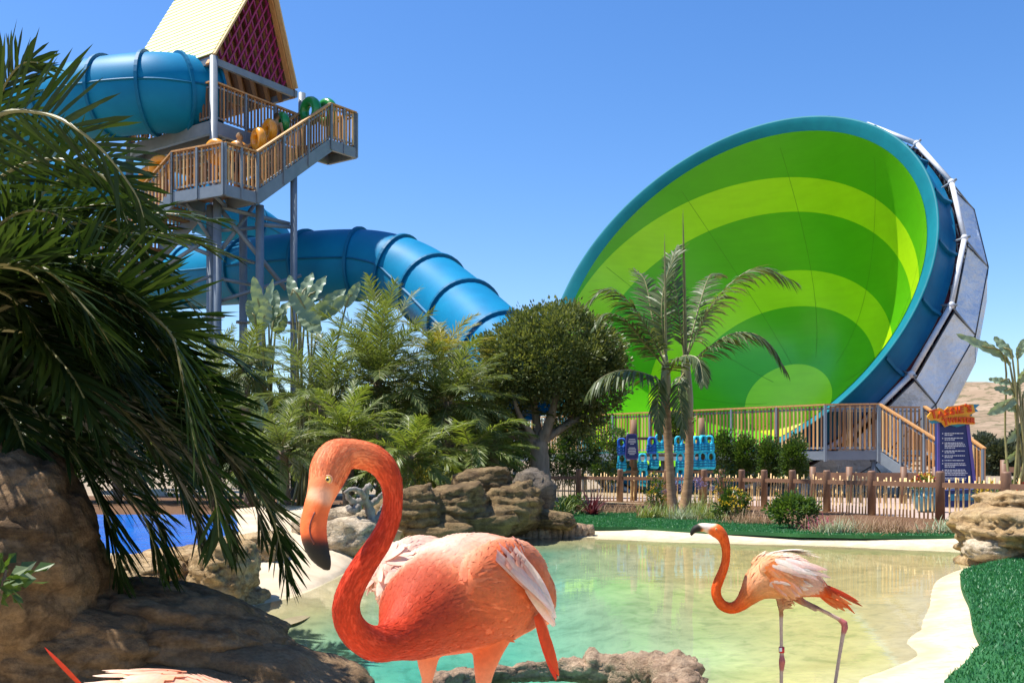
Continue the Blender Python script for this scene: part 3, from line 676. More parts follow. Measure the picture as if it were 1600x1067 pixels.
# ------------------------------------------------------------------ slide tower
TW = thing('slide_tower', 'tall slide tower with steep lime roof, cedar railings and grey steel columns', 'tower', (-8, 29, .1))
RA, RB = V((-8.41, 28, 12.63)), V((-6.66, 30.57, 12.63)); RN = V((-.826, .563, 0)); g_ = (RB - RA).normalized()
RZ = 15.9; RL = 4.2
apex = (RA + RB) / 2 + V((0, 0, RZ - 12.63)) + V((.28, .2, .1))
def slope(e0, nm):
    """one roof slope in separate shingle courses"""
    for k in range(22):
        t0, t1 = k / 22, (k + 1) / 22
        a, b = e0.lerp(apex, t0), e0.lerp(apex, t1 + .012); out = (e0 - (RA + RB) / 2); out.z = 1.0; out.normalize()
        mb = MB(); q = [a + out * .035, a + RN * RL + out * .035, b + RN * RL + out * .012, b + out * .012]
        mb.add(q + [p - out * .03 for p in q], [(0, 1, 2, 3), (7, 6, 5, 4), (0, 4, 5, 1), (1, 5, 6, 2), (2, 6, 7, 3), (3, 7, 4, 0)]); mb.build('shingle_course', M['roof'], TW)
    mb = MB(); o_ = V((0, 0, -.06)); mb.add([e0 + o_, e0 + RN * RL + o_, apex + RN * RL + o_, apex + o_], [(0, 1, 2, 3)]); mb.build('roof_deck', M['wooddk'], TW)
    mb = MB(); mb.beam(e0 - RN * .03 + V((0, 0, -.03)), apex - RN * .03 + V((0, 0, -.03)), .05, .16, RN); mb.build('barge_board', M['woodlt'], TW)
slope(RA, 'l'); slope(RB, 'r')
mb = MB(); mb.beam(apex - RN * .06 + V((0, 0, .05)), apex + RN * (RL + .05) + V((0, 0, .05)), .3, .14); mb.build('ridge_cap', M['lime'], TW)
for k in range(8):                                             # rafters showing under the eaves
    for e0 in (RA, RB):
        q = e0 + RN * (.15 + RL * k / 8.2); mb = MB(); ap2 = apex + RN * (.15 + RL * k / 8.2); i_ = (ap2 - q).normalized(); mb.beam(q - i_ * .12 + V((0, 0, -.18)), ap2 + V((0, 0, -.2)), .06, .16, RN); mb.build('rafter', M['wood'], TW)
gc = [RA + g_ * .12 + RN * .25, RB - g_ * .12 + RN * .25]; ga = apex + RN * .25
def gable(u, w): return gc[0].lerp(gc[1], u) * (1 - w) + ga * w
for k in range(11):                                            # magenta lattice in the gable
    t = k / 11; mb = MB()
    mb.beam(gc[0].lerp(gc[1], min(.97, t + .03)), ga.lerp(gc[1], min(.97, t + .03)), .045, .05, RN); mb.build('lattice_bar', M['pink'], TW)
    mb = MB(); mb.beam(gc[1].lerp(gc[0], min(.97, t + .03)) + RN * .05, ga.lerp(gc[0], min(.97, t + .03)) + RN * .05, .045, .05, RN); mb.build('lattice_bar', M['pink'], TW)
mb = MB()
for q in (RA, RB, RA + RN * RL, RB + RN * RL): mb.tube([q + V((0, 0, -.02)), q + V((0, 0, -.2))], .02, 5)
ez = V((0, 0, -.16)); mb = MB()
for a, b in ((RA, RA + RN * RL), (RB, RB + RN * RL), (RA + RN * .1, RB + RN * .1), (RA + RN * RL, RB + RN * RL), (RA + RN * 2, RB + RN * 2)): mb.beam(a + ez + g_ * .05, b + ez + g_ * .05, .1, .2)
mb.build('eave_beam', M['steel'], TW)
FZ = 10.76
D0, D1 = V((-8.41, 28, FZ)), V((-6.5, 30.8, FZ)); D2, D3 = D1 + RN * 4.1, D0 + RN * 3.85
def column(q, z0, z1, r=.13): 
    mb = MB(); mb.tube([(q.x, q.y, z0), (q.x, q.y, z1)], r, 12)
    for z in ((z0 + 5.0,) if z0 < 1 else ()): mb.tube([(q.x, q.y, z - .03), (q.x, q.y, z + .03)], r + .09, 12)
    mb.build('column', M['steel'], TW, True)
for q, z0 in ((D0 + g_ * .02, .1), (D1, 10.55), (D2, .1), (D3, .1)): column(q, z0, 12.55, .115)
for (px, D, top) in ((329, 27.4, 8.2), (339.5, 27.0, 8.25), (380, 28.2, 8.2), (406, 27.4, 8.2), (459, 28.3, 9.3)): column(GX(px, D), .1, top, .115 if px != 459 else .10)
mb = MB()
for a, b in ((D0, D1), (D1, D2), (D2, D3), (D3, D0)): mb.beam(a + V((0, 0, -.2)), b + V((0, 0, -.2)), .12, .36)
for k in range(1, 6): mb.beam(D0.lerp(D1, k / 6) + V((0, 0, -.25)), D3.lerp(D2, k / 6) + V((0, 0, -.25)), .08, .2)
mb.build('platform_beam', M['steel'], TW)
for k in range(20):
    a, b = D0.lerp(D1, (k + .5) / 20), D3.lerp(D2, (k + .5) / 20); mb = MB(); mb.beam(a + V((0, 0, -.02)), b + V((0, 0, -.02)), .135, .04); mb.build('floor_board', M['wooddk'], TW)
TM = [bal_mesh(M['wooddk']), bal_mesh(M['wood']), bal_mesh(M['wooddk'])]; TL = [bal_mesh(M['wood']), bal_mesh(M['woodlt']), bal_mesh(M['wood']), bal_mesh(M['wooddk'])]  # TM: darker mix for railings in shade, TL: lighter mix for sunlit ones
RH = 1.08
railing(TW, D0, D1, RH, .125, TM, post=M['steel'], psp=1.2); railing(TW, D0, D0 + RN * .55, RH, .125, TM); railing(TW, D3 - RN * 0, D3 - RN * .9, RH, .14, TM); railing(TW, D1 + RN * 1.2, D2, RH, .16, TM); railing(TW, D3, D2, RH, .16, TM)
# landing and stairs
LZ = 8.4; K0, K1, K2 = V((-7.52, 26, LZ)), V((-9.12, 26.8, LZ)), V((-6.89, 26.8, LZ))
U0, U1 = V((-5.43, 29.7, FZ)), V((-4.79, 30.5, FZ)); sp_ = V((-.83, .56, 0)) * 1.15
S0 = K1 + V((-.894, .447, -.7)) * 4.6
railing(TW, K0, K1, RH, .125, TL, post=M['steel'], psp=.9); railing(TW, K0, K2, RH, .125, TL, post=M['steel'], psp=.5)
railing(TW, K2, U0, RH, .125, TM, post=M['steel'], psp=1.1); railing(TW, U0, U1, RH, .12, TL, post=M['steel'], psp=.5)
railing(TW, U1, U1 + sp_, RH, .12, TL, post=M['steel'], psp=.6)
railing(TW, K1, S0, RH, .125, TL, post=M['steel'], psp=1.1)
railing(TW, K2 + sp_, U0 + sp_, RH, .14, TM)
q90 = V((.447, .894, 0)) * 1.15
railing(TW, K1 + q90, S0 + q90, RH, .14, TM)
mb = MB(); lo = V((0, 0, -.16))
for a, b in ((K0, K1), (K0, K2), (K1, K1 + q90), (K2, K2 + sp_), (U0, U1), (U0, U0 + sp_), (U1, U1 + sp_), (U0 + sp_, U1 + sp_)): mb.beam(a + lo, b + lo, .1, .3)
for a, b in ((K2, U0), (K1, S0), (K2 + sp_, U0 + sp_), (K1 + q90, S0 + q90)): mb.beam(a + lo, b + lo, .08, .34)
mb.build('stringer', M['steel'], TW)
mb = MB(); mb.add([p + V((0, 0, -.03)) for p in (K0, K2, K2 + sp_, K1 + q90, K1)], [(0, 1, 2, 3, 4)]); mb.add([p + V((0, 0, -.03)) for p in (U0, U1, U1 + sp_, U0 + sp_)], [(0, 1, 2, 3)]); mb.build('landing_floor', M['wooddk'], TW)
for n_, a, b, w_ in ((14, K2, U0, sp_), (18, K1, S0, q90)):
    for k in range(n_):
        q = a.lerp(b, (k + .5) / n_); t = MB(); t.beam(q + V((0, 0, -.04)), q + w_ + V((0, 0, -.04)), .27, .045); t.build('tread', M['wooddk'], TW)
def brace(p, q, r=.055): mb = MB(); mb.tube([p, q], r, 8); mb.build('brace', M['steel'], TW, True)
for (a, b, d1, d2, r_) in (((338, 322), (452, 350), 27, 28.3, .06), ((345, 328), (447, 452), 27.2, 28.2, .07), ((398, 320), (345, 392), 28, 27.2, .06), ((345, 395), (397, 410), 27.2, 28.2, .05), ((246, 424), (327, 372), 27.6, 27.3, .06), ((278, 378), (327, 398), 27.6, 27.3, .055),
                           ((292, 318), (328, 372), 27, 27.3, .055), ((340, 435), (400, 446), 27, 28, .05), ((272, 450), (330, 432), 27.6, 27.3, .05), ((345, 360), (400, 356), 27.2, 28, .05), ((455, 355), (400, 350), 28.3, 27.4, .06), ((330, 300), (352, 322), 26.3, 27, .06), ((206, 330), (290, 240), 30, 29, .06), ((215, 226), (335, 195), 30, 28.2, .05), ((345, 470), (470, 430), 27.2, 28.4, .05)):
    brace(P(a[0], a[1], d1), P(b[0], b[1], d2), r_)

# ------------------------------------------------------------------ tube slides
def tube_slide(name, label, path, r, nsec, seam=True, sub=10):
    pts = catmull(path, sub); p, T, S, N = frames(pts); root = thing(name, label, 'water slide', (p[0].x, p[0].y, 0)); n = len(p); per = max(2, round((n - 1) / nsec)); i = 0
    while i < n - 1:
        j = min(n - 1, i + per); mb = MB(); mb.tube(p[i:j + 1], r, 36, False) if j - i > 0 else None
        # keep the section's own frames in line with its neighbours
        o = mb.build('tube_section', M['teal'], root, True)
        if seam:
            for sg in (-1, 1):
                s = MB(); ed = []
                for k in range(i, j + 1):
                    sd_ = T[k].cross(Z3); sd_.normalize(); ed.append(p[k] + sd_ * sg * (r + .012))
                s.tube(ed, (.035), 4); s.build('seam', M['tealdk'], o)
        f = MB(); f.tube([p[i] - T[i] * .05, p[i] - T[i] * .045, p[i] + T[i] * .045, p[i] + T[i] * .05], [r - .02, r + .085, r + .085, r - .02], 40, False); f.build('flange', M['tealdk'], root)
        i = j
    return root
def pp(l): return [tuple(P(*q)) for q in l]
tube_slide('tube_slide', 'teal tube water slide leaving the tower platform under the lime roof', pp([(318, 152, 29.3), (285, 148, 28.8), (245, 146, 28.5), (190, 150, 28.6), (130, 160, 29), (70, 182, 30), (20, 215, 31.5), (-20, 255, 34), (-10, 285, 37.5), (60, 292, 40), (150, 290, 41), (235, 295, 41), (310, 320, 41), (372, 350, 42), (420, 385, 44.5), (400, 420, 48), (300, 440, 50)]), 1.10, 15)
tube_slide('tube_slide', 'teal tube water slide bending down between the tower and the round tree', pp([(150, 462, 37), (215, 445, 36.2), (290, 434, 34.6), (370, 426, 32.6), (450, 418, 31), (530, 413, 30.2), (590, 416, 29.8), (643, 432, 29.2), (690, 465, 28), (735, 505, 26.5), (785, 553, 25), (830, 600, 23.8)]), 1.03, 10)

# ------------------------------------------------------------------ ring floats carried up the stairs
def ring_float(name, label, cs, R, r, m, face, grp='ring floats carried up the tower stairs'):
    c0 = V(cs[0]); root = None; mb = MB()
    f = V(face).normalized(); a = f.cross(Z3).normalized(); b = a.cross(f)
    for c in cs:
        vs = []; fs = []; nu, nv = 28, 12
        for i in range(nu):
            th = 2 * math.pi * i / nu; d = a * math.cos(th) + b * math.sin(th)
            for j in range(nv): ph = 2 * math.pi * j / nv; vs.append(V(c) + d * (R + r * math.cos(ph)) + f * r * math.sin(ph))
        for i in range(nu):
            for j in range(nv): fs.append((i * nv + j, ((i + 1) % nu) * nv + j, ((i + 1) % nu) * nv + (j + 1) % nv, i * nv + (j + 1) % nv))
        mb.add(vs, fs)
    root = thing(name, label, 'float', c0 - Z3 * R, grp); mb.build('ring', m, root, True)
    h = MB()
    for c in cs:
        q = V(c) - f * (r + .01); h.tube([q + b * (R) - a * .1, q + b * R - f * .05, q + b * R + a * .1], .015, 5)
    h.build('handle', M['black'], root, True); return root
fc = (-.35, -.9, -.25)
ring_float('ring_float', 'orange yellow double ring float standing highest on the stair rail', [P(404, 219, 28.1), P(421, 205, 28.6)], .225, .125, M['yellow'], (-.75, -.65, -.1))
ring_float('ring_float', 'smaller green ring float beside the orange yellow double float', [P(441, 193, 29.2)], .21, .12, M['greenv'], (-.75, -.65, -.1))
ring_float('ring_float', 'large green ring float behind the top of the stair rail', [P(485, 174, 29.9), P(510, 176, 30.6)], .28, .15, M['greenv'], (-.6, -.78, -.1))
ring_float('ring_float', 'yellow ring float behind the corner of the lower landing railing', [P(338, 238, 27.0)], .23, .13, M['yellow'], fc)
ring_float('ring_float', 'yellow ring float low behind the right side of the landing railing', [P(372, 240, 27.6)], .22, .13, M['yellow'], fc)
ring_float('ring_float', 'yellow double ring float held on the descending stairs left of the landing', [P(252, 263, 27.8), P(236, 280, 28.1)], .23, .13, M['yellow'], (.2, -.95, -.2))
ring_float('ring_float', 'green ring float seen through the balusters of the lowest stairs', [P(222, 330, 28.3)], .2, .12, M['greenv'], (.2, -.95, -.2))

# ------------------------------------------------------------------ bamboo picket fence with brown posts
fence = thing('picket_fence', 'low fence of bamboo pickets, brown rails and round posts along the planting bed', 'fence', (6, 21, .1))
FP = [(740, 28.2), (824, 27.5), (904, 26.5), (969, 25.6), (1042, 24.9), (1100, 24.4), (1128, 23.7), (1159, 23.0), (1194, 22.2), (1238, 21.2), (1292, 20.0), (1362, 18.5), (1469, 16.8), (1572, 15.5), (1700, 14.5)]
FP = [GX(*q) for q in FP]; ft = .955
for q in FP:
    mb = MB(); mb.tube([(q.x, q.y, .05), (q.x, q.y, ft - .035), (q.x, q.y, ft - .012), (q.x, q.y, ft)], [.078, .074, .072, .052], 12); mb.build('post', M['brown'], fence, True)
    
pk = MB(); pk.tube([(0, 0, 0), (0, 0, .28), (0, 0, .285), (0, 0, .29), (0, 0, .62), (0, 0, .625), (0, 0, .63), (0, 0, 1)], [.017, .016, .0185, .016, .0155, .018, .0155, .014], 7); PKM = unit_mesh('picket', pk, M['bamboo'], True)
r = random.Random(11)
for a, b in zip(FP[:-1], FP[1:]):
    t = (b - a); L = t.length; t.normalize(); nrm = V((t.y, -t.x, 0))
    if nrm.y > 0: nrm = -nrm
    mb = MB(); mb.beam(a + t * .06 + V((0, 0, .62)), b - t * .06 + V((0, 0, .62)), .05, .085); mb.build('rail', M['brown'], fence)
    mb = MB(); mb.beam(a + t * .06 + V((0, 0, -.03)), b - t * .06 + V((0, 0, -.03)), .05, .12); mb.build('kick_rail', M['brown'], fence)
    n = int((L - .14) / .108)
    for i in range(n):
        q = a + t * (.11 + (L - .2) * (i + .5 + r.uniform(-.22, .22)) / n) - nrm * .045
        link('picket', PKM, fence, (q.x, q.y, .05), (r.gauss(0, .018), r.gauss(0, .018), r.uniform(0, 3)), (1, 1, r.uniform(.72, .83)))
f2 = thing('plaza_fence', 'second brown rail fence with short pickets on the far side of the plaza', 'fence', (8.5, 25, .1))
FQ = [GX(1270, 25.6), GX(1327, 25), GX(1412, 24.6), GX(1462, 24.2)]
for a, b in zip(FQ[:-1], FQ[1:]):
    mb = MB(); mb.beam(a + V((0, 0, .66)), b + V((0, 0, .66)), .06, .22); mb.build('rail', M['brown'], f2)
    t = (b - a); n = int(t.length / .11)
    for i in range(n):
        q = a.lerp(b, (i + .5) / n); link('picket', PKM, f2, (q.x, q.y + .04, .1), (0, 0, r.random()), (1, 1, r.uniform(.7, .8)))
for q in FQ: mb = MB(); mb.tube([q, q + V((0, 0, .92))], .08, 10); mb.build('post', M['brown'], f2, True)
f3 = thing('plaza_fence', 'brown post and high beam fence at the right edge of the plaza', 'fence', (11.3, 23, .1))
FQ = [GX(1569, 23), GX(1690, 22)]
for q in FQ: mb = MB(); mb.tube([q, q + V((0, 0, 1.08))], .085, 10); mb.build('post', M['brown'], f3, True)
a, b = FQ; mb = MB(); mb.beam(a + V((0, 0, .85)), b + V((0, 0, .85)), .07, .13); mb.beam(a + V((0, 0, .45)), b + V((0, 0, .45)), .05, .25); mb.build('rail', M['brown'], f3)
for i in range(15): q = a.lerp(b, (i + .5) / 15); link('picket', PKM, f3, (q.x, q.y + .05, .1), (0, 0, r.random()), (1, 1, r.uniform(.65, .75)))

# ------------------------------------------------------------------ ride sign
def text(name, body, size, m, loc, rot, parent, ext=.03, off=0.0, shear=0, bev=0):
    c = bpy.data.curves.new(name, 'FONT'); c.body = body; c.size = size; c.extrude = ext; c.offset = off; c.align_x = 'CENTER'; c.align_y = 'CENTER'; c.shear = shear; c.bevel_depth = bev; c.resolution_u = 3
    t = bpy.data.objects.new(name, c); COL.objects.link(t); bpy.context.view_layer.update()
    me = bpy.data.meshes.new_from_object(t.evaluated_get(bpy.context.evaluated_depsgraph_get())); bpy.data.objects.remove(t); me.materials.clear(); me.materials.append(m)
    return link(name, me, parent, loc, rot)
SD = 22.0
sg = thing('ride_sign', 'tall navy ride sign with orange lettering on top and white rules text', 'sign', tuple(GX(1497, SD)))
def pxpoly(pts, D, th, m, name, parent, smooth=False):
    mb = MB(); q = [P(x, y, D) for x, y in pts]; n = len(q); back = [p + V((0, th, 0)) for p in q]
    mb.add(q + back, [tuple(range(n)), tuple(range(2 * n - 1, n - 1, -1))] + [(i, i + n, (i + 1) % n + n, (i + 1) % n) for i in range(n)]); return mb.build(name, m, parent)
pxpoly([(1465.5, 655), (1514, 655), (1526, 757), (1466, 757)], SD, .16, M['navy'], 'board', sg)
pxpoly([(1465, 655), (1468, 655), (1469.5, 757), (1465, 757)], SD - .02, .03, M['purple'], 'border', sg); pxpoly([(1509, 655), (1513.5, 655), (1526, 757), (1521, 757)], SD - .02, .03, M['purple'], 'border', sg)
pxpoly([(1476, 766), (1530, 764), (1533, 792), (1472, 792)], SD + .3, .5, M['navy'], 'plinth', sg); pxpoly([(1484, 772), (1522, 771), (1523, 781), (1484, 782)], SD + .27, .02, M['aqua'], 'plinth_panel', sg)
rr = random.Random(4); y = 677
while y < 748:                                                 # printed rules, too small to read
    k = rr.choice((1, 2, 2, 3, 4)); pxpoly([(1472.3, y - .6), (1473.8, y - .6), (1473.8, y + 1), (1472.3, y + 1)], SD - .012, .006, M['ink'], 'bullet', sg); mb = MB()
    for i in range(k):
        x = 1476; xe = (1505 + (y - 655) * .09) - (rr.uniform(4, 22) if i == k - 1 else rr.uniform(0, 4))
        while x < xe:
            l = min(rr.uniform(1.2, 4.5), xe - x); q = [P(a, b, SD - .012) for a, b in ((x, y - .8), (x + l, y - .8), (x + l, y + .6), (x, y + .6))]; mb.add(q, [(0, 1, 2, 3)]); x += l + .7
        y += 2.6
    mb.build('text_line', M['ink'], sg); y += 2.2
splash = [(1452, 657), (1460, 652), (1470, 648), (1490, 636), (1515, 631), (1531, 632), (1524, 638), (1529, 642), (1520, 645), (1516, 655), (1508, 664), (1496, 667), (1484, 664), (1470, 660), (1456, 662)]
pxpoly(splash, SD - .06, .05, M['aqua'], 'splash', sg)
amb = [(1449, 651), (1455, 643), (1468, 637), (1476, 641), (1482, 635), (1500, 633), (1509, 631), (1521, 632), (1524, 644), (1514, 649), (1523, 652), (1523, 663), (1500, 662), (1484, 664), (1477, 667), (1472, 660), (1462, 656), (1455, 657)]
pxpoly(amb, SD - .11, .05, M['amber'], 'letter_backing', sg)
for ch, x, y_, s, rt in (('T', 1459.5, 647.5, .27, .25), ('A', 1470, 648, .20, .15), ('S', 1479.5, 645, .205, .12), ('S', 1488.5, 643, .205, .1), ('I', 1495.5, 641.5, .205, .1), ('E', 1502, 640.5, .205, .08), ("'", 1509, 637, .2, 0), ('S', 1515, 639, .20, .1),
                         ('T', 1478, 659.5, .22, .2), ('W', 1487, 656.5, .155, .05), ('I', 1494.5, 656, .16, 0), ('S', 1500, 656, .16, 0), ('T', 1506.3, 656, .16, 0), ('E', 1512.8, 656.5, .16, -.05), ('R', 1519.5, 657, .16, -.05)):
    text('letter', ch, s, M['orange'], P(x, y_, SD - .135), (math.pi / 2, -rt, 0), sg, .02, .007)

# ------------------------------------------------------------------ life vests on a timber rack
VD = 26.4
rk = thing('vest_rack', 'dark timber rack with two carved posts holding the life vests', 'rack', tuple(GX(1042, VD + .15)))
for x, y0 in ((990, 655), (1096, 652), (1042, 690)):
    q = GX(x, VD + .25); top = P(x, y0, VD).z; mb = MB(); mb.tube([q, q + V((.02, 0, top * .4)), q + V((-.01, 0, top * .42)), q + V((0, 0, top * .75)), q + V((.015, 0, top * .77)), V((q.x, q.y, top))], [.095, .085, .1, .085, .098, .08] if x != 1042 else .06, 12); mb.build('post', M['wooddk'], rk, True)
for y in (685, 711, 737):
    mb = MB(); mb.beam(P(968, y, VD + .12), P(1114, y, VD + .12), .05, .07); mb.build('crossbar', M['wooddk'], rk)
def vest_mesh(m):
    """foam vest hung by its neck opening: rounded outline, oval neck hole, three padded bands, straps"""
    out = [(0, 0), (.08, -.005), (.125, .02), (.14, .10), (.135, .20), (.115, .26), (.122, .33), (.115, .40), (.085, .445), (.045, .46), (0, .455)]; hole = [(0, .245), (.03, .25), (.052, .275), (.062, .31), (.062, .345), (.055, .375), (.042, .40), (.028, .415), (.015, .422), (.006, .424), (0, .425)]
    out = out + [(-x, z) for x, z in out[-2:0:-1]]; hole = hole + [(-x, z) for x, z in hole[-2:0:-1]]; n = len(out); mb = MB(); rings = []
    for src, k, y in ((hole, 1.0, .0), (hole, 1.0, -.03), (hole, 1.12, -.055), (out, .93, -.06), (out, 1.0, -.03), (out, 1.0, .04), (out, .9, .06), (hole, 1.0, .05)):
        cx, cz = (0, .33) if src is hole else (0, .22)
        rings.append([V((cx + (x - cx) * k, y, cz + (z - cz) * k)) for x, z in src])
    mb.add(sum(rings, []), [(a * n + i, a * n + (i + 1) % n, (a + 1) * n + (i + 1) % n, (a + 1) * n + i) for a in range(7) for i in range(n)])
    for z in (.035, .105, .175): mb.tube([(-.125, -.045, z + .02), (-.06, -.075, z + .02), (0, -.055, z + .02), (.06, -.075, z + .02), (.125, -.045, z + .02)], [(.012, .026), (.022, .03), (.012, .028), (.022, .03), (.012, .026)], 8)
    me = unit_mesh('vest_body', mb, m, True); sb = MB()
    for z in (.09, .16, .228): sb.box((0, -.012, z), (.29, .15, .014)); sb.box((.0, -.088, z), (.045, .016, .03))
    return me, unit_mesh('strap', sb, M['strap'])
VC, VB = vest_mesh(M['vestcyan']), vest_mesh(M['vestblue'])
VL = [(972, 698, 1, 'bright blue life vest half hidden behind the small navy notice board, upper row'), (1018, 696, 1, 'bright blue life vest on the upper bar right of the notice board'), (1031, 692, 0, 'cyan life vest beside the upper blue one, left of the leaning palm trunk'),
      (1060, 695, 0, 'cyan life vest on the upper bar between the two palm trunks, left one'), (1068, 694, 0, 'cyan life vest on the upper bar just left of the straight palm trunk'), (1087, 695, 0, 'first cyan life vest right of the straight palm trunk, upper bar'), (1098, 694, 0, 'second cyan life vest right of the straight palm trunk, upper bar'), (1109, 694, 0, 'last cyan life vest at the right end of the upper bar'),
      (971, 723, 0, 'cyan life vest hanging below the blue one behind the navy notice board'), (1004, 722, 0, 'cyan life vest on the middle bar right of the carved left post'), (1022, 719, 0, 'cyan life vest on the middle bar under the upper blue vest'), (1063, 721, 0, 'cyan life vest on the middle bar between the two palm trunks'),
      (1088, 720, 0, 'first cyan life vest right of the straight palm trunk, middle bar'), (1099, 720, 0, 'second cyan life vest right of the straight palm trunk, middle bar'), (1110, 720, 0, 'last cyan life vest at the right end of the middle bar'), (1004, 746, 0, 'lowest cyan life vest, behind the fence pickets left of the leaning palm'), (1063, 742, 0, 'lowest cyan life vest between the two palm trunks')]
for i, (x, y, b, lab) in enumerate(VL):
    q = P(x, y + 13, VD + r.uniform(-.02, .06)); t = thing('life_vest', lab, 'life vest', q, 'life vests hanging on the rack'); t.rotation_euler = (0, r.uniform(-.06, .06), r.uniform(-.5, .5)); t.scale = (.93, 1, 1)
    for nm, me in zip(('vest_body', 'strap'), VB if b else VC): link(nm, me, t)
nb_ = thing('notice_board', 'small rounded navy notice board with purple border on the carved post', 'sign', tuple(P(987, 717, VD - .25)))
def rr_poly(cx, cy, w, h, rad, taper=1.0):
    out = []
    for sx, sy, a0 in ((1, -1, -90), (1, 1, 0), (-1, 1, 90), (-1, -1, 180)):
        for k in range(5): a = math.radians(a0 + 22.5 * k); out.append((cx + sx * (w - rad) * (taper if sy < 0 else 1) + math.cos(a) * rad, cy + sy * (h - rad) + math.sin(a) * rad))
    return out
pxpoly(rr_poly(987.5, 697.5, 10.5, 20, 4, .7), VD - .22, .05, M['purple'], 'border', nb_); pxpoly(rr_poly(987.5, 697.5, 9, 18.4, 3.5, .7), VD - .235, .04, M['navy'], 'board', nb_)
for k, y in enumerate((686, 688.5, 691, 693.5, 699.5, 702, 704.5, 707, 709.5)):
    mb = MB(); w_ = (5, 6, 6.2, 3, 5, 6.3, 6, 6.5, 4)[k]; mb.add([P(a, b, VD - .241) for a, b in ((987.5 - w_, y - .6), (987.5 + w_, y - .6), (987.5 + w_, y + .6), (987.5 - w_, y + .6))], [(0, 1, 2, 3)]); mb.build('text_line', M['ink'], nb_)
# ------------------------------------------------------------------ rocks, edging, driftwood
def lump(px, py, D, rx, ry, seed, rd=None, mk=None, **k):
    c, rad = pxr(px, py, D, rx, ry, rd); t = (c, rad, dict(seed=seed, **k)); return t + (mk,) if mk else t
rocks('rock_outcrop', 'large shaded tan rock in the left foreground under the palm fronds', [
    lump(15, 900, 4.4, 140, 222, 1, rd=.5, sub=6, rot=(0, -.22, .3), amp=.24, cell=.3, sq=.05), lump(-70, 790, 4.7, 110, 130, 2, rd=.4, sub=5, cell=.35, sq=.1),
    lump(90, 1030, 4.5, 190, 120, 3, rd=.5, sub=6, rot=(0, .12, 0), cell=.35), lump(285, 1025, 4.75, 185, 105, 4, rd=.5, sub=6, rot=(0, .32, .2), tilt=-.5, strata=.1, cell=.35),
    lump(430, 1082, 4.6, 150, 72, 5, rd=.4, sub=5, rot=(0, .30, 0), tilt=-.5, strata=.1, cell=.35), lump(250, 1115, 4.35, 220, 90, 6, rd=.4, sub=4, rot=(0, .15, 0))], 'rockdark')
rocks('rock_outcrop', 'pale sunlit sloping rock bank behind the big flamingo neck', [
    lump(352, 900, 7.6, 48, 58, 12, rd=.35, mk='rock', amp=.15, sub=5), lump(553, 838, 11.2, 50, 30, 13, rd=.6, strata=.03, amp=.15),
    lump(505, 822, 11.8, 45, 24, 14, rd=.4, strata=.03, amp=.12, sq=.3), lump(290, 895, 8.4, 75, 40, 18, rd=.5, mk='rock', sub=5), lump(215, 905, 7.8, 70, 34, 19, rd=.5, mk='rock', sub=5), lump(410, 858, 9.6, 36, 26, 20, rd=.35, mk='rock'), lump(545, 818, 11.4, 38, 27, 15, rd=.3, amp=.2), lump(388, 955, 7.7, 34, 38, 16, rd=.3, mk='rock', sub=5), lump(610, 870, 11.6, 40, 22, 17, rd=.4, mk='rock')], 'rockpale')
rocks('rock_outcrop', 'stacked brown boulders beside the round tree at the pond edge', [
    lump(640, 805, 13.6, 55, 42, 21, rd=.5, rot=(0, -.35, 0), strata=.13, tilt=.5, sub=5, sq=.8, cell=.5), lump(700, 800, 14.0, 62, 42, 22, rd=.6, rot=(0, -.25, .2), strata=.12, tilt=.4, sub=5, sq=.8, cell=.5), lump(755, 762, 14.6, 46, 31, 23, rd=.4, sub=5, sq=.8, cell=.5, rot=(0, -.12, 0), strata=.12),
    lump(795, 798, 14.4, 52, 42, 24, rd=.5, rot=(0, -.3, -.3), strata=.14, tilt=.5, sub=5, sq=.8, cell=.5), lump(740, 818, 14.0, 70, 26, 25, rd=.5, rot=(0, -.1, 0), strata=.1), lump(828, 780, 15.3, 36, 45, 26, rd=.4, mk='rockgrey', rot=(0, .3, 0)), lump(862, 812, 14.6, 38, 15, 27, rd=.35, rot=(0, .1, 0)), lump(680, 835, 13.5, 60, 24, 28, rd=.4)], 'rockmid')
rocks('rock_outcrop', 'sunlit sandstone rock at the right edge between sand and lawn', [
    lump(1590, 842, 10.6, 82, 48, 31, rd=.7, sub=5, strata=.12, amp=.2, sq=.9), lump(1612, 800, 10.9, 72, 34, 32, rd=.5, sub=5, strata=.12, sq=.9), lump(1540, 822, 10.9, 28, 34, 33, rd=.3, strata=.1), lump(1545, 858, 10.3, 34, 18, 34, rd=.25, mk='rockpale')], 'rock')
bank = thing('rock_bank', 'cream sunlit concrete bank sloping into the pond left of the big flamingo', 'bank', tuple(G(450, 930, 0)))
wl_ = [(395, 948), (470, 932), (520, 907), (570, 876), (620, 858)]; tp_ = [(365, 790, .46), (440, 782, .5), (500, 790, .46), (560, 806, .4), (630, 826, .28)]
wl_ = catmull([tuple(G(x, y, 0)) for x, y in wl_], 8); tp_ = catmull([tuple(GX(x, (CZ - z) * F / (y - HOR), z)) for x, y, z in tp_], 8); mb = MB(); nn = 26
for i, (a, b) in enumerate(zip(wl_, tp_)):
    a, b = V(a), V(b)
    for j in range(nn + 1):
        t = j / nn - .08; q = a.lerp(b, t); q.z = b.z * max(t, -.3) ** 1 if t < 0 else b.z * (t * 1.25 - .25 * t * t) ; q.z += (.035 * noise.noise(q * 1.6) + .015 * noise.noise(q * 5)) * min(1, max(0, t * 4)) - (.05 if t < 0 else 0); mb.v.append(q)
m_ = len(wl_); mb.f = [(i * (nn + 1) + j, (i + 1) * (nn + 1) + j, (i + 1) * (nn + 1) + j + 1, i * (nn + 1) + j + 1) for i in range(m_ - 1) for j in range(nn)]
b0 = len(mb.v)                                                  # back wall and sides down to the ground
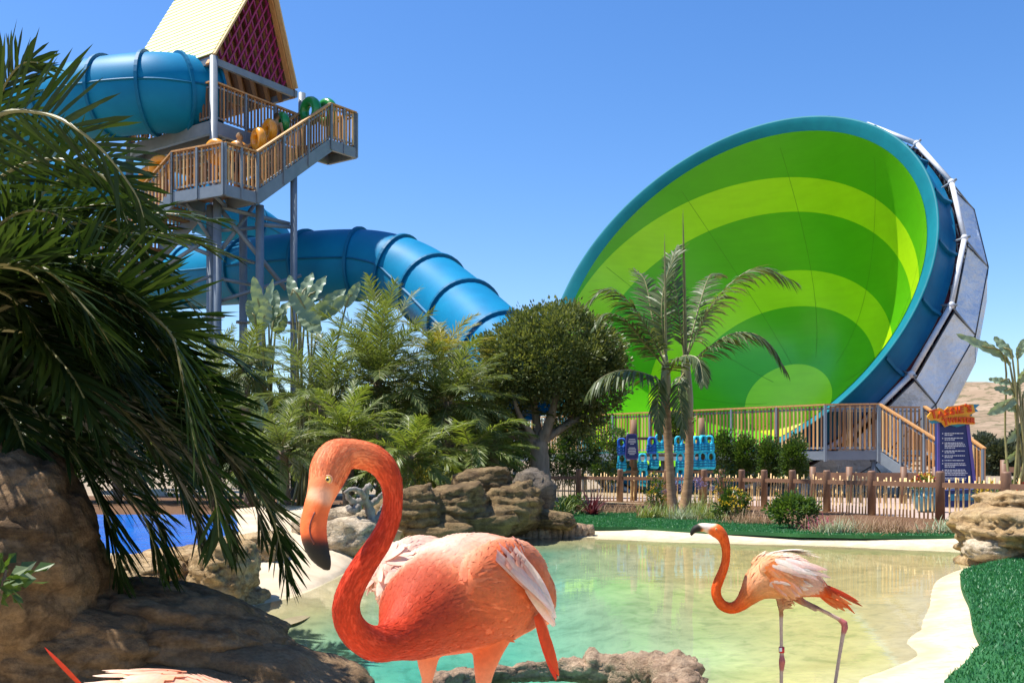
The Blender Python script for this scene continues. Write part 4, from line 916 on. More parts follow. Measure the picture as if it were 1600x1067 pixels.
for i in range(m_): q = V(tp_[i]); mb.v.append(V((q.x, q.y + .5, 0)))
for i in range(m_ - 1): mb.f.append((i * (nn + 1) + nn, (i + 1) * (nn + 1) + nn, b0 + i + 1, b0 + i))
mb.build('bank', M['bank'], bank, True)
edg = thing('log_edging', 'low row of upright log stubs edging the far bank under the brown boulders', 'edging', tuple(G(846, 841, 0)))
r = random.Random(21); x = 742.0; k = 0
while x < 918:
    wpx = r.uniform(8.0, 11.5); D = 14.75 - .35 * math.sin((x - 742) / 181 * math.pi); rad = wpx * .5 * D / F * 1.12; h = r.uniform(.145, .185); q = GX(x + wpx / 2, D, -.06); mb = MB(); rs_ = []; p_ = []
    for j in range(5): p_.append(q + V((r.gauss(0, .006), r.gauss(0, .006), (h + .06) * j / 4))); rs_.append((rad * r.uniform(.9, 1.08), rad * r.uniform(1.1, 1.5)))
    rs_[-1] = (rad * .8, rad * 1.0); mb.tube(p_, rs_, 9, True, twist=r.random()); mb.build('log', M['logstone'], edg, True); x += wpx
q = GX(917, 14.85, -.05)
for j in range(4): qq = q + V((-.02 - .02 * j, .12 + .13 * j, 0)); mb = MB(); mb.tube([qq, qq + V((0, 0, .12)), qq + V((.005, 0, .21))], [.075, .07, .055], 9); mb.build('log', M['logstone'], edg, True)
dw = thing('driftwood', 'twisted grey driftwood root standing on the pale rock bank', 'driftwood', tuple(P(575, 812, 11.2)))
def dpath(l, r0, r1):
    p = catmull([tuple(P(*q)) for q in l], 5); mb = MB(); mb.tube(p, [lerp(r0, r1, i / (len(p) - 1)) * (1 + .18 * math.sin(i * 1.9)) for i in range(len(p))], 9); return mb
for l, a, b in (([(583, 818, 11.2), (577, 795, 11.2), (570, 778, 11.15), (572, 765, 11.1), (580, 757, 11.1)], .06, .035), ([(572, 780, 11.15), (557, 785, 11.1), (545, 778, 11.05), (541, 768, 11)], .055, .02), ([(570, 776, 11.1), (560, 766, 11.0), (548, 764, 10.95), (538, 770, 10.9)], .04, .015), ([(575, 790, 11.2), (590, 780, 11.25), (598, 770, 11.2)], .045, .02), ([(560, 792, 11.1), (550, 798, 11.0), (543, 790, 11)], .05, .03), ([(588, 815, 11.2), (596, 800, 11.3), (600, 788, 11.3)], .05, .025)):
    dpath(l, a, b).build('root', M['driftwood'], dw, True)
rg = thing('stone_ring', 'low ring of rough brown stone standing in the shallow water', 'stone ring', (.19, 4.55, 0))
r = random.Random(33); n = 26
for i in range(n):
    a = 2 * math.pi * (i + .5) / n; R_ = .56 * (1 + .05 * math.sin(a * 3)); c = V((.19 + math.cos(a) * R_, 4.46 + math.sin(a) * .53, .0)); big = max(0, math.cos(a - .1)) ** 1.5
    h = r.uniform(.045, .062) + .075 * big; vs, fs = boulder(c + V((0, 0, h * .35)), (.095 * r.uniform(.85, 1.15), (.042 + .06 * big) * r.uniform(.85, 1.2), h * .85), 50 + i, 4, (r.uniform(-.15, .15), r.uniform(-.15, .15), a + math.pi / 2 + r.uniform(-.2, .2)), .10, .55, .2, 1.0)
    mb = MB(); mb.add(vs, fs); mb.build('stone', M['logstone'], rg, True)
# blue wading pool beyond the left rock
wp = [G(x, y, .1) for x, y in ((95, 842), (150, 872), (235, 876), (330, 855), (385, 835), (420, 815), (330, 811), (150, 811))]
sheet('wading_pool_kerb', [V((p.x * 1.0 + (p.x - wp[0].x) * .02, p.y, 0)) for p in [G(x, y, .1) for x, y in ((90, 844), (148, 876), (237, 880), (335, 858), (390, 836), (426, 814), (330, 810), (140, 810))]], .16, M['sand'], .12)
sheet('wading_pool_water', wp, .185, M['poolblue'], .05)

# ------------------------------------------------------------------ round ficus tree
def limb_tree(name, label, base, limbs, crowns, m, bm_='palebark', seed=1, l=.075, w=.019, group=None):
    rng = random.Random(seed); root = thing(name, label, 'tree', base, group); b = V(base)
    for i, (path, r0, r1) in enumerate(limbs):
        p = catmull([tuple(q) for q in path], 5); mb = MB(); mb.tube(p, [lerp(r0, r1, k / (len(p) - 1)) * (1 + .05 * math.sin(k * 2.1 + i)) for k in range(len(p))], 10); mb.build('trunk' if i == 0 else 'limb', M[bm_], root, True)
    mb = MB()
    for c, rad, ncl, npc, cs, low, sh in crowns: foliage(mb, c, rad, ncl, npc, l, w, rng, cs, low, sh)
    mb.build('crown', m, root); return root
D = 21.5
limb_tree('ficus_tree', 'dense round crowned tree with a short pale trunk in front of the deck', GX(847, D), [
    ([P(846, 800, D), P(845, 760, D), P(843, 715, D), P(842, 690, D)], .26, .19),
    ([P(842, 700, D), P(825, 680, D), P(805, 668, D + .1), P(785, 640, D), P(770, 600, D)], .13, .04), ([P(843, 695, D), P(858, 660, D - .1), P(868, 620, D - .1), P(875, 560, D)], .14, .04), ([P(842, 695, D), P(838, 655, D + .2), P(832, 610, D + .1), P(835, 540, D)], .12, .04),
    ([P(848, 690, D), P(880, 668, D), P(915, 645, D), P(940, 600, D)], .09, .03), ([P(838, 690, D), P(812, 650, D - .3), P(800, 610, D - .5)], .09, .03), ([P(855, 680, D), P(895, 650, D + .4), P(905, 600, D + .5)], .07, .03), ([P(825, 685, D), P(790, 682, D - .3), P(765, 672, D - .4)], .05, .02)],
    [(P(862, 560, D), (1.55, 1.5, 1.12), 520, 50, .21, -.8, .6), (P(800, 590, D), (.9, .95, .85), 170, 46, .2, -.9, .45), (P(925, 590, D), (.8, .95, .9), 170, 46, .2, -.9, .45), (P(860, 565, D), (1.1, 1.1, .85), 160, 44, .28, -.9, .15), (P(900, 655, D + .3), (.6, .6, .4), 70, 40, .2, -1, .3), (P(785, 655, D - .2), (.45, .5, .3), 30, 40, .18, -1, .3)], M['ficus'], seed=5, l=.088, w=.023)

# ------------------------------------------------------------------ hedges and shrubs behind the fence
hs = 'shrubs planted along the back of the picket fence'
for i, (x, y, D, rx, rz, lab) in enumerate(((872, 712, 28.5, .55, .95, 'leafy hedge shrub directly right of the round tree trunk'), (905, 705, 28.8, .55, 1.05, 'tallest dark leafy hedge shrub between the round tree and the notice board'), (945, 708, 28.5, .6, 1.0, 'bright leafy hedge shrub left of the notice board'), (815, 722, 29, .7, .85, 'dark hedge shrub left of the round tree trunk'),
        (1128, 712, 27.5, .4, .75, 'columnar shrub just right of the life vests'), (1163, 716, 27.2, .34, .68, 'slim columnar shrub second from the life vests'), (1203, 717, 26.8, .33, .65, 'slim columnar shrub third from the life vests'), (1241, 719, 26.3, .36, .62, 'columnar shrub nearest the deck corner'), (770, 715, 29, .6, .9, 'dark hedge shrub behind the brown boulders'), (1055, 668, 29.5, .5, .55, 'shrub top showing above the life vests'))):
    bush('hedge_shrub', lab, 'shrub', tuple(P(x, y, D)), (rx, rx * .8, rz), M['hedge'], ncl=int(70 + 60 * rx), npc=40, l=.085, w=.022, seed=40 + i, group=hs, csize=.16, low=-.95, shell=.3)
bsh = 'plants in the bed along the picket fence'
def T_(name, lab, px, py, n, L, w, m, **k): return tuft(name, lab, 'plant', tuple(G(px, py, .12)), int(n * 1.4), L * 1.15, w * 1.15, M[m], group=bsh, **k)
T_('strappy_plant', 'green strappy plant beside the boulders at the left end of the lawn', 872, 806, 60, .42, .02, 'greengrass', seed=1, rx=.12)
T_('cordyline', 'dark burgundy spiky cordyline in front of the fence', 925, 805, 50, .55, .028, 'redleaf', seed=2, bend=.8, spread=1.2, rx=.03)
T_('grass_tuft', 'tan dry grass right of the burgundy cordyline', 962, 802, 160, .26, .006, 'drygrass', seed=3, rx=.3); T_('grass_tuft', 'low tan grass left of the leaning palm base', 992, 801, 130, .26, .006, 'drygrass', seed=4, rx=.25)
T_('strappy_plant', 'upright green iris at the left side of the palm bed', 1013, 810, 55, .32, .014, 'greengrass', seed=5, spread=.7, rx=.09); T_('grass_tuft', 'pale green grass at the foot of the leaning palm', 1035, 809, 150, .28, .007, 'greengrass', seed=6, rx=.16)
T_('grass_tuft', 'large green grass mound right of the palm trunks', 1098, 811, 280, .36, .008, 'greengrass', seed=7, rx=.24, spread=1.2); T_('grass_tuft', 'pale straw grass between the palm foot and the green mound', 1070, 812, 160, .26, .007, 'palegrass', seed=8, rx=.15)
T_('lavender', 'lilac flowering lavender behind the grass right of the palm trunks', 1090, 800, 130, .5, .008, 'greengrass', seed=9, flower=42, fm=M['lilac'], rx=.25, spread=.8); T_('lavender', 'small lilac lavender left of the leaning palm trunk', 1037, 799, 80, .42, .008, 'greengrass', seed=10, flower=22, fm=M['lilac'], rx=.15, spread=.8)
T_('grass_tuft', 'tan fountain grass left of the dense green shrub', 1190, 818, 420, .27, .006, 'drygrass', seed=11, rx=.30, spread=1.25); T_('grass_tuft', 'tan fountain grass right of the pink leaved plant', 1330, 831, 420, .25, .006, 'drygrass', seed=12, rx=.30, spread=1.25)
T_('grass_tuft', 'tan fountain grass at the right end of the far lawn', 1385, 832, 440, .26, .006, 'drygrass', seed=13, rx=.32, spread=1.25); T_('grass_tuft', 'pale cream grass beside the pink leaved plant', 1310, 833, 200, .24, .006, 'palegrass', seed=14, rx=.16)
T_('pink_plant', 'pink red leaved strappy plant beside the dense green shrub', 1287, 829, 70, .26, .014, 'pinkleaf', seed=15, spread=1.2, rx=.1); T_('variegated_plant', 'pale variegated strappy plant left of the right rock', 1482, 833, 130, .28, .016, 'palegrass', seed=16, spread=1.3, rx=.16)
def B_(lab, px, py, rx, rz, m, D=None, fl=None, nf=26, **k):
    q = G(px, py, .12); c = (q.x, q.y, .12 + rz); t = bush('bed_shrub', lab, 'shrub', c, (rx, rx * .8, rz), M[m], group=bsh, csize=.1, shell=.3, **k)
    if fl:
        mb = MB(); rr = random.Random(px)
        for i in range(nf):
            u = V((rr.gauss(0, 1), rr.gauss(0, 1) - .6, rr.gauss(.3, .9))).normalized(); s = V(c) + V((u.x * rx, u.y * rx * .8, u.z * rz)) * 1.05
            for j in range(9): leaf_cards(mb, s + V((rr.gauss(0, .015), rr.gauss(0, .015), rr.gauss(0, .015))), (rr.gauss(0, 1), rr.gauss(0, 1), rr.gauss(0, 1)), .034, .013, rr)
        mb.build('flowers', M[fl], t, kind='stuff')
    return t
B_('yellow flowering shrub right of the grass mound', 1146, 814, .26, .27, 'hedge', ncl=40, npc=30, l=.06, w=.017, seed=61, fl='yellowfl', nf=34); B_('dense fresh green shrub in front of the fence', 1238, 826, .36, .24, 'shrub', ncl=60, npc=34, l=.065, w=.02, seed=62)
B_('small yellow flowering shrub left of the leaning palm', 1022, 800, .22, .38, 'shrub', ncl=22, npc=22, l=.06, w=.017, seed=63, fl='yellowfl', nf=18); B_('sparse yellow sprig shrub against the fence', 1132, 800, .2, .42, 'shrub', ncl=14, npc=18, l=.06, w=.017, seed=64, fl='yellowfl', nf=12)
B_('low green filler shrub left of the red berries', 895, 803, .3, .16, 'shrub', ncl=26, npc=30, l=.06, w=.02, seed=65)
b_ = bush('bed_shrub', 'red berried twiggy shrub at the left end of the picket fence', 'shrub', tuple(P(838, 765, 20.5)), (.28, .25, .4), M['redleaf'], ncl=14, npc=14, l=.05, w=.018, seed=66, group=bsh, csize=.08)
b_ = bush('bed_shrub', 'yellow green sprigs over the left boulders', 'shrub', tuple(P(655, 765, 15.2)), (.5, .35, .32), M['frondyel'], ncl=34, npc=24, l=.06, w=.017, seed=67, csize=.12)

# flower pot behind the fence
D = 20.0; q = GX(1447, D, .12); pt = thing('flower_pot', 'glazed blue green pot of mixed flowers behind the picket fence', 'flower pot', q)
mb = MB(); pr = [(.15, 0), (.23, .1), (.27, .22), (.25, .36), (.22, .42), (.25, .46), (.25, .48), (.21, .48), (.2, .4)]; n = 24
for rr_, z in pr:
    for k in range(n): a = 2 * math.pi * k / n; mb.v.append(q + V((math.cos(a) * rr_, math.sin(a) * rr_, z)))
for j in range(len(pr) - 1):
    for k in range(n): mb.f.append((j * n + k, j * n + (k + 1) % n, (j + 1) * n + (k + 1) % n, (j + 1) * n + k))
mb.build('pot', M['pot'], pt, True); rr = random.Random(8); mb = MB(); foliage(mb, q + V((0, 0, .56)), (.26, .26, .14), 24, 24, .06, .018, rr, .08, -.5, .3); mb.build('leaves', M['shrub'], pt)
for nm in ('yellowfl', 'redfl', 'pinkleaf'):
    mb = MB()
    for i in range(16):
        u = V((rr.gauss(0, 1), rr.gauss(0, 1), abs(rr.gauss(0, 1)))).normalized(); s = q + V((0, 0, .58)) + V((u.x * .27, u.y * .27, u.z * .17))
        for j in range(10): leaf_cards(mb, s + V((rr.gauss(0, .016), rr.gauss(0, .016), rr.gauss(0, .016))), (rr.gauss(0, 1), rr.gauss(0, 1), rr.gauss(0, 1)), .036, .014, rr)
    mb.build('flowers', M[nm], pt, kind='stuff')
for i, (x, lab, fm) in enumerate(((1545, 'yellow and white flower clump in front of the sign plinth', 'yellowfl'), (1588, 'red flower clump behind the fence at the right edge', 'redfl'))):
    q = GX(x, 20.5, .12); t = bush('flower_clump', lab, 'plant', (q.x, q.y, .42), (.3, .25, .28), M['shrub'], ncl=26, npc=24, l=.06, w=.018, seed=80 + i, csize=.1); mb = MB()
    for k in range(34):
        u = V((rr.gauss(0, 1), rr.gauss(0, 1) - .5, rr.gauss(.5, .6))).normalized(); s = V((q.x, q.y, .42)) + V((u.x * .3, u.y * .26, u.z * .3))
        for j in range(9): leaf_cards(mb, s + V((rr.gauss(0, .02), rr.gauss(0, .02), rr.gauss(0, .02))), (rr.gauss(0, 1), rr.gauss(0, 1), rr.gauss(0, 1)), .04, .016, rr)
    mb.build('flowers', M[fm], t, kind='stuff')

# ------------------------------------------------------------------ twin king palms
def px_palm(label, trunk, spear, fr, m, seed, name='king_palm'):
    rng = random.Random(seed); tp = [P(*q[:3]) for q in trunk]; root = thing(name, label, 'palm', (tp[0].x, tp[0].y, .12))
    p = catmull([tuple(q) + (t[3],) for q, t in zip(tp, trunk)], 8); mb = MB(); mb.tube([q[:3] for q in p], [q[3] * (1 + .04 * (i % 2)) for i, q in enumerate(p)], 12); mb.build('trunk', M['kingtrunk'], root, True)
    cs = spear[0]; p = catmull([tuple(P(*q[:3])) + (q[3],) for q in cs], 6); mb = MB(); mb.tube([q[:3] for q in p], [q[3] for q in p], 10); mb.build('crownshaft', M['crownshaft'], root, True)
    a, b = spear[1]; mb = MB(); n = 7
    for i in range(n): o_ = V((rng.gauss(0, .018), rng.gauss(0, .018), 0)); mb.tube([P(*a) + o_, P(*a).lerp(P(*b), .6) + o_ * .6, P(*a).lerp(P(*b), rng.uniform(.85, 1)) + o_ * .2], [.014, .01, .003], 5)
    mb.build('spear_leaf', M['rachis'], root)
    for path, ln, k in fr: add_frond(root, [P(*q) for q in path], ln, m, rng=rng, nsm=5, **k)
    return root
k1 = dict(n=64, w=.036, droop=.8, lift=.02, ang=62, rw=.02)
px_palm('taller king palm with a straight ringed trunk in front of the bowl', [(1062, 806, 19.6, .17), (1071, 785, 19.6, .11), (1076, 740, 19.6, .088), (1077, 690, 19.6, .083), (1074, 650, 19.6, .083)],
    ([(1074, 655, 19.6, .10), (1073, 625, 19.6, .13), (1072, 590, 19.6, .105), (1071, 555, 19.6, .07)], ((1071, 560, 19.6), (1067, 322, 19.5))),
    [([(1072, 560, 19.6), (1105, 490, 19.4), (1145, 440, 19.2), (1190, 418, 19.1), (1242, 440, 19)], .78, dict(k1, droop=.9)), ([(1073, 575, 19.6), (1105, 545, 19.3), (1150, 520, 19), (1195, 530, 18.8), (1228, 578, 18.7)], .7, dict(k1, droop=.9)),
     ([(1070, 565, 19.6), (1058, 470, 19.8), (1050, 410, 20), (1060, 385, 20.2)], .42, dict(k1, droop=.4)), ([(1072, 560, 19.7), (1095, 470, 20.3), (1110, 430, 20.9), (1130, 430, 21.4)], .45, dict(k1, droop=.6)),
     ([(1070, 580, 19.6), (1060, 600, 19.2), (1064, 640, 18.9), (1068, 680, 18.8)], .4, dict(k1, n=30))], M['frondking'], 3)
px_palm('shorter king palm leaning left beside its taller twin', [(1056, 812, 19.2, .14), (1050, 780, 19.2, .095), (1046, 720, 19.2, .08), (1042, 660, 19.2, .085), (1040, 625, 19.2, .085)],
    ([(1040, 630, 19.2, .085), (1040, 605, 19.2, .105), (1040, 580, 19.2, .085), (1039, 555, 19.2, .05)], ((1039, 560, 19.2), (1038, 360, 19.2))),
    [([(1040, 570, 19.2), (1015, 520, 19), (985, 475, 18.9), (950, 452, 18.8), (920, 470, 18.8)], .62, dict(k1, droop=.85)), ([(1040, 575, 19.2), (1010, 540, 18.9), (975, 500, 18.6), (945, 490, 18.4), (928, 512, 18.3)], .42, dict(k1, droop=.7)), ([(1040, 600, 19.2), (1012, 585, 18.8), (975, 578, 18.5), (940, 590, 18.3), (918, 615, 18.2)], .66, dict(k1, droop=1.2, n=54)),
     ([(1039, 565, 19.2), (1034, 480, 19.3), (1046, 420, 19.4), (1070, 385, 19.5)], .42, dict(k1, droop=.45)), ([(1040, 575, 19.3), (1020, 500, 19.8), (1008, 440, 20.3), (990, 420, 20.7)], .45, dict(k1, droop=.5)), ([(1042, 590, 19.2), (1060, 560, 18.7), (1090, 560, 18.3), (1100, 600, 18)], .45, k1), ([(1040, 585, 19.2), (1030, 600, 19), (1028, 640, 18.8), (1032, 680, 18.7)], .36, dict(k1, n=30))], M['frondking'], 4)

# ------------------------------------------------------------------ clump of feather palms in the middle
pg = 'feather palms in the middle planting'
def MP(lab, cx, cy, D, n, Lpx, m, seed, **k):
    c = P(cx, cy + 12, D); n = int(n * 1.3); k['w'] = k.get('w', .02) * .82; ln_ = k.pop('ln', .3) * 1.15; k['nl'] = int(k.get('nl', 28) * 1.75); k['droop'] = .45; k['el'] = (k.get('el', (0, 70))[0] - 22, k.get('el', (0, 70))[1]); return palm(lab, (c.x + .05, D + .05, .1), tuple(c), n, Lpx * D / F, ln_, M[m], pg, seed, **k)
MP('tallest feather palm of the middle clump with upright fronds below the tube slide', 590, 585, 18.6, 34, 175, 'frond', 1, el=(5, 82), bend=(.5, 1.2), nl=34, w=.022, ln=.36)
MP('dark feather palm with arching fronds just left of the round tree', 700, 615, 18.2, 30, 130, 'frond', 2, el=(-5, 75), nl=32, w=.022, ln=.34)
MP('feather palm with fronds reaching left under the paddle leaved plants', 505, 620, 18.0, 28, 150, 'frond', 3, el=(0, 75), nl=32, w=.022, ln=.34)
MP('low bright green feather palm right above the big flamingo neck', 640, 700, 15.5, 24, 115, 'frondlt', 4, el=(-10, 60), nl=30, w=.02, ln=.24)
MP('low pale feather palm between the big palm fronds and the flamingo head', 440, 690, 15.0, 26, 105, 'frond', 5, el=(-10, 65), nl=30, w=.018, ln=.22)
MP('small yellow green feather palm behind the top of the flamingo head', 540, 668, 16.2, 24, 115, 'frondlt', 6, el=(-5, 70), nl=30, w=.02, ln=.25)
MP('yellowing feather palm beside the descending tube', 690, 545, 20.5, 18, 95, 'frondyel', 7, el=(0, 70), nl=28, w=.022, ln=.3)
MP('feather palm low in front of the round tree with spreading bright fronds', 735, 690, 17.4, 22, 125, 'frondlt', 8, el=(-10, 45), nl=30, w=.022, ln=.28)
MP('slim feather palm left of the paddle leaved plants under the tower', 385, 560, 20.0, 22, 80, 'frond', 9, el=(-30, 75), bend=(1.0, 1.9), nl=28, w=.02, ln=.3)
MP('feather palm behind the slender stems below the tower', 330, 600, 22.0, 26, 120, 'frond', 10, el=(-20, 75), nl=28, w=.022, ln=.32)
MP('dark feather palm in the deep shade behind the boulders', 620, 660, 19.5, 28, 150, 'frond', 13, el=(-25, 60), nl=28, w=.024, ln=.34); MP('dark feather palm at the back of the clump near the tube end', 770, 640, 21.5, 24, 105, 'frond', 14, el=(-15, 70), nl=28, w=.024, ln=.32)
MP('feather palm far back behind the left planting', 180, 620, 24, 26, 130, 'frond', 15, el=(-10, 80), nl=26, w=.026, ln=.36); MP('feather palm far back at the left edge of the park', 60, 600, 25, 26, 150, 'frond', 16, el=(-10, 80), nl=26, w=.026, ln=.36)
for i, (x, y, D, rx, rz, lab) in enumerate(((470, 690, 22.5, 1.5, 1.0, 'dark shrub mass behind the low pale palm'), (600, 680, 22.5, 1.4, 1.1, 'dark shrub mass behind the middle palms'), (710, 690, 22.5, 1.2, 1.0, 'dark shrub behind the boulders and palms'), (350, 690, 24, 1.6, 1.1, 'dark shrub mass below the tower columns'), (210, 690, 25, 2.0, 1.2, 'dark shrub mass far behind the blue wading pool'), (40, 690, 25, 2.0, 1.3, 'dark shrub mass behind the left rock'))):
    bush('dark_shrub', lab, 'shrub', tuple(P(x, y, D)), (rx, .8, rz), M['hedge'], ncl=330, npc=44, l=.13, w=.036, seed=90 + i, group='shrub masses behind the middle planting', csize=.3, low=-.9, shell=.3)

# giant bird of paradise plants
def paddle_plant(label, base, leaves, seed, group='paddle leaved plants', m='paddle', D0=20):
    rng = random.Random(seed); root = thing('paddle_plant', label, 'plant', tuple(base), group); B0 = V(base)
    for (bx, by, tx, ty, wpx, D, face) in leaves:
        a, b = P(bx, by, D), P(tx, ty, D + rng.uniform(-.25, .25)); ax = (b - a); L = ax.length; ax.normalize(); vw = V((face, -1, .15)).normalized(); s = ax.cross(vw).normalized(); n = s.cross(ax); wd = wpx * D / F * .5; mb = MB(); N_ = 16; spl = [rng.random() for _ in range(2 * N_ + 2)]
        for i in range(N_ + 1):
            t = i / N_; ww = wd * (math.sin(math.pi * min(1, t * .93 + .06)) ** .62) * (1 if t < .97 else .35); c = a + ax * (L * t) + n * (-.1 * L * t * t) * .8
            for sg, kk in ((-1, 1), (-.5, .5), (0, 0), (.5, .5), (1, 1)):
                e = spl[i * 2 + (sg > 0)]; wj = ww * (1 - .10 * (e > .75) * abs(sg)) ; mb.v.append(c + s * (sg * wj) + n * (.30 * wj * abs(sg) ** 1.3 + .025 * math.sin(i * 1.7 + sg) * abs(sg)))
        mb.f = [(i * 5 + j, i * 5 + j + 1, i * 5 + j + 6, i * 5 + j + 5) for i in range(N_) for j in range(4)]
        lf = mb.build('leaf', M[m], root, True); st = MB(); mid = B0.lerp(a, .5) + V((rng.gauss(0, .08), rng.gauss(0, .08), 0)); st.tube(catmull([tuple(B0 + V((rng.gauss(0, .1), rng.gauss(0, .1), 0))), tuple(mid), tuple(a), tuple(a + ax * L * .5)], 4), [.03] * 4 + [.022] * 4 + [.018] * 4 + [.008], 6); st.build('stalk', M['rachis'], root, True)
    return root
paddle_plant('paddle leaved plant with grey green leaves left of the middle palms', GX(415, 20.2), [(408, 500, 397, 432, 20, 20.2, .4), (412, 505, 424, 436, 17, 20, -.3), (400, 510, 388, 468, 20, 20.3, .5), (420, 505, 432, 452, 22, 20.1, .2), (425, 515, 452, 468, 20, 20.2, -.4), (410, 515, 418, 470, 24, 19.9, .1), (430, 520, 445, 490, 24, 20.4, .3), (405, 545, 385, 545, 20, 20.2, .6), (412, 575, 425, 540, 22, 20, .2), (412, 575, 388, 552, 20, 20, .4)], 1)
paddle_plant('paddle leaved plant with broad leaves rising beside the tube slide', GX(470, 20.6), [(462, 480, 452, 428, 18, 20.6, .3), (470, 475, 487, 424, 20, 20.5, -.2), (478, 480, 508, 430, 20, 20.4, -.3), (470, 490, 500, 520, 30, 20.2, .3), (455, 460, 500, 505, 32, 20.0, .1), (480, 500, 520, 470, 22, 20.6, .1), (490, 490, 540, 450, 20, 21, -.2), (540, 480, 562, 440, 16, 20.8, .3), (578, 470, 573, 432, 12, 20.8, .3), (500, 500, 545, 460, 20, 20.7, .2)], 2)
paddle_plant('low paddle leaved plant with wide leaves under the middle palms', GX(410, 17.6), [(415, 665, 385, 655, 18, 17.5, .3), (418, 655, 408, 622, 12, 17.6, .2), (420, 668, 450, 660, 16, 17.5, 0), (610, 480, 660, 470, 24, 20.4, .2)][:3], 3)
D = 20.5
paddle_plant('tall paddle leaved plant with ragged leaves at the right edge', GX(1592, D), [(1570, 560, 1498, 520, 16, D, .3), (1578, 570, 1537, 531, 13, D, .2), (1582, 560, 1554, 525, 16, D - .2, -.1), (1590, 560, 1600, 529, 13, D, -.3), (1580, 600, 1545, 591, 12, D, .2), (1590, 600, 1615, 567, 16, D, .1), (1585, 615, 1554, 605, 14, D - .1, .4), (1588, 625, 1544, 647, 17, D - .2, .3), (1595, 640, 1554, 631, 16, D - .1, .2), (1598, 620, 1632, 598, 17, D, .1), (1600, 660, 1575, 693, 13, D, .3), (1600, 700, 1569, 724, 12, D, .3)], 4)
# distant trees below the hill
ftg = 'far trees below the dry hill'
for i, (x, y, rx, ry, D, lab) in enumerate(((1535, 712, 22, 34, 95, 'far dark green tree right of the ride sign'), (1565, 715, 24, 26, 90, 'far broad tree between the sign and the right edge'), (1597, 705, 24, 34, 100, 'far tree at the right edge under the hill'), (1520, 722, 14, 20, 85, 'small far tree touching the ride sign'), (1630, 700, 26, 36, 98, 'far tree just beyond the right edge of view'))):
    c = P(x, y, D); rng = random.Random(i + 200); root = thing('far_tree', lab, 'tree', (c.x, c.y, .1), ftg); mb = MB(); foliage(mb, c, (rx * D / F, rx * D / F, ry * D / F), 150, 30, .34, .12, rng, .55, -.9, .35); mb.build('crown', M['fartree'], root); mb = MB(); mb.tube([(c.x, c.y, .1), tuple(c)], [.3, .15], 8); mb.build('trunk', M['bark'], root)
# ------------------------------------------------------------------ foreground palm at the left
rf = random.Random(77); FB = V((-3.55, 5.6, .1)); FC = V((-3.45, 5.5, 1.75))
fp = thing('feather_palm', 'large dark feather palm in the left foreground arching over the rock', 'palm', FB)
mb = MB(); mb.tube([FB.lerp(FC, i / 10) for i in range(11)], [.2 + .02 * (i % 2) for i in range(11)], 12)
for i in range(90): a = i * 2.4; q = FB.lerp(FC, i / 90) + V((math.cos(a), math.sin(a), 0)) * .2; mb.beam(q, q + V((math.cos(a) * .07, math.sin(a) * .07, .11)), .07, .03)
mb.build('trunk', M['palmtrunk'], fp, True)
def FF(path, ln, **k):
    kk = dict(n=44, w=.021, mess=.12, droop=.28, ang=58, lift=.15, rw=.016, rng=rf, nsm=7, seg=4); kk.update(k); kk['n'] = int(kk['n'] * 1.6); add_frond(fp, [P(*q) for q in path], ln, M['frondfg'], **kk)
FF([(-160, 330, 5.3), (-70, 235, 5.0), (0, 180, 4.8), (60, 176, 4.7), (110, 195, 4.6), (165, 240, 4.55), (210, 300, 4.5), (225, 340, 4.5)], .46, n=30, roll=1.1, droop=.05, ang=66)
FF([(-120, 560, 5.2), (0, 484, 4.9), (94, 454, 4.7), (155, 456, 4.6), (202, 470, 4.55), (244, 498, 4.5), (272, 531, 4.45), (287, 600, 4.4), (305, 690, 4.35), (335, 770, 4.3), (342, 840, 4.3)], .50, n=74, roll=.95, droop=.12, ang=60)
FF([(-110, 590, 5.1), (5, 634, 4.8), (61, 653, 4.65), (108, 681, 4.55), (150, 719, 4.5), (188, 761, 4.45), (220, 798, 4.4), (239, 845, 4.4), (246, 880, 4.4)], .44, n=60, droop=.25, roll=.6)
FF([(-100, 560, 5.4), (60, 540, 5.3), (200, 580, 5.2), (300, 650, 5.15), (352, 705, 5.1), (389, 747, 5.05), (422, 798, 5.0), (438, 850, 5.0), (450, 905, 5.0)], .46, n=74, droop=.2, roll=.7)
FF([(-100, 540, 5.6), (40, 470, 5.6), (150, 460, 5.6), (250, 520, 5.5), (330, 610, 5.4), (385, 700, 5.4), (420, 770, 5.4)], .44, n=60, roll=.9, droop=.15)
FF([(-100, 540, 5.5), (0, 420, 5.5), (80, 360, 5.5), (150, 350, 5.5), (215, 380, 5.5), (262, 440, 5.5)], .36, n=26, roll=1.0, droop=.1)
FF([(-100, 540, 5.8), (10, 380, 5.9), (70, 300, 6), (130, 270, 6), (190, 290, 6), (230, 350, 6)], .42, n=32, roll=1.0, droop=.1)
FF([(-140, 460, 5.6), (-60, 320, 5.5), (-15, 190, 5.4), (10, 130, 5.3), (35, 100, 5.2), (62, 98, 5.2)], .40, n=30, roll=.9, droop=.1)
FF([(-150, 480, 5.4), (-60, 340, 5.2), (20, 265, 5.1), (100, 250, 5.0), (170, 285, 5.0), (200, 350, 5.0)], .36, n=24, roll=1.0, droop=.1)
FF([(-100, 560, 5.0), (-30, 520, 4.7), (40, 520, 4.5), (90, 560, 4.4), (130, 620, 4.3), (150, 690, 4.3)], .42, n=50)
FF([(-100, 560, 5.7), (60, 510, 5.9), (180, 530, 6), (260, 590, 6), (300, 680, 6), (310, 760, 6)], .42, n=56)
FF([(-120, 560, 5.3), (-60, 430, 5.1), (-10, 360, 5), (40, 330, 4.9), (95, 340, 4.8), (130, 390, 4.8)], .40, n=32)
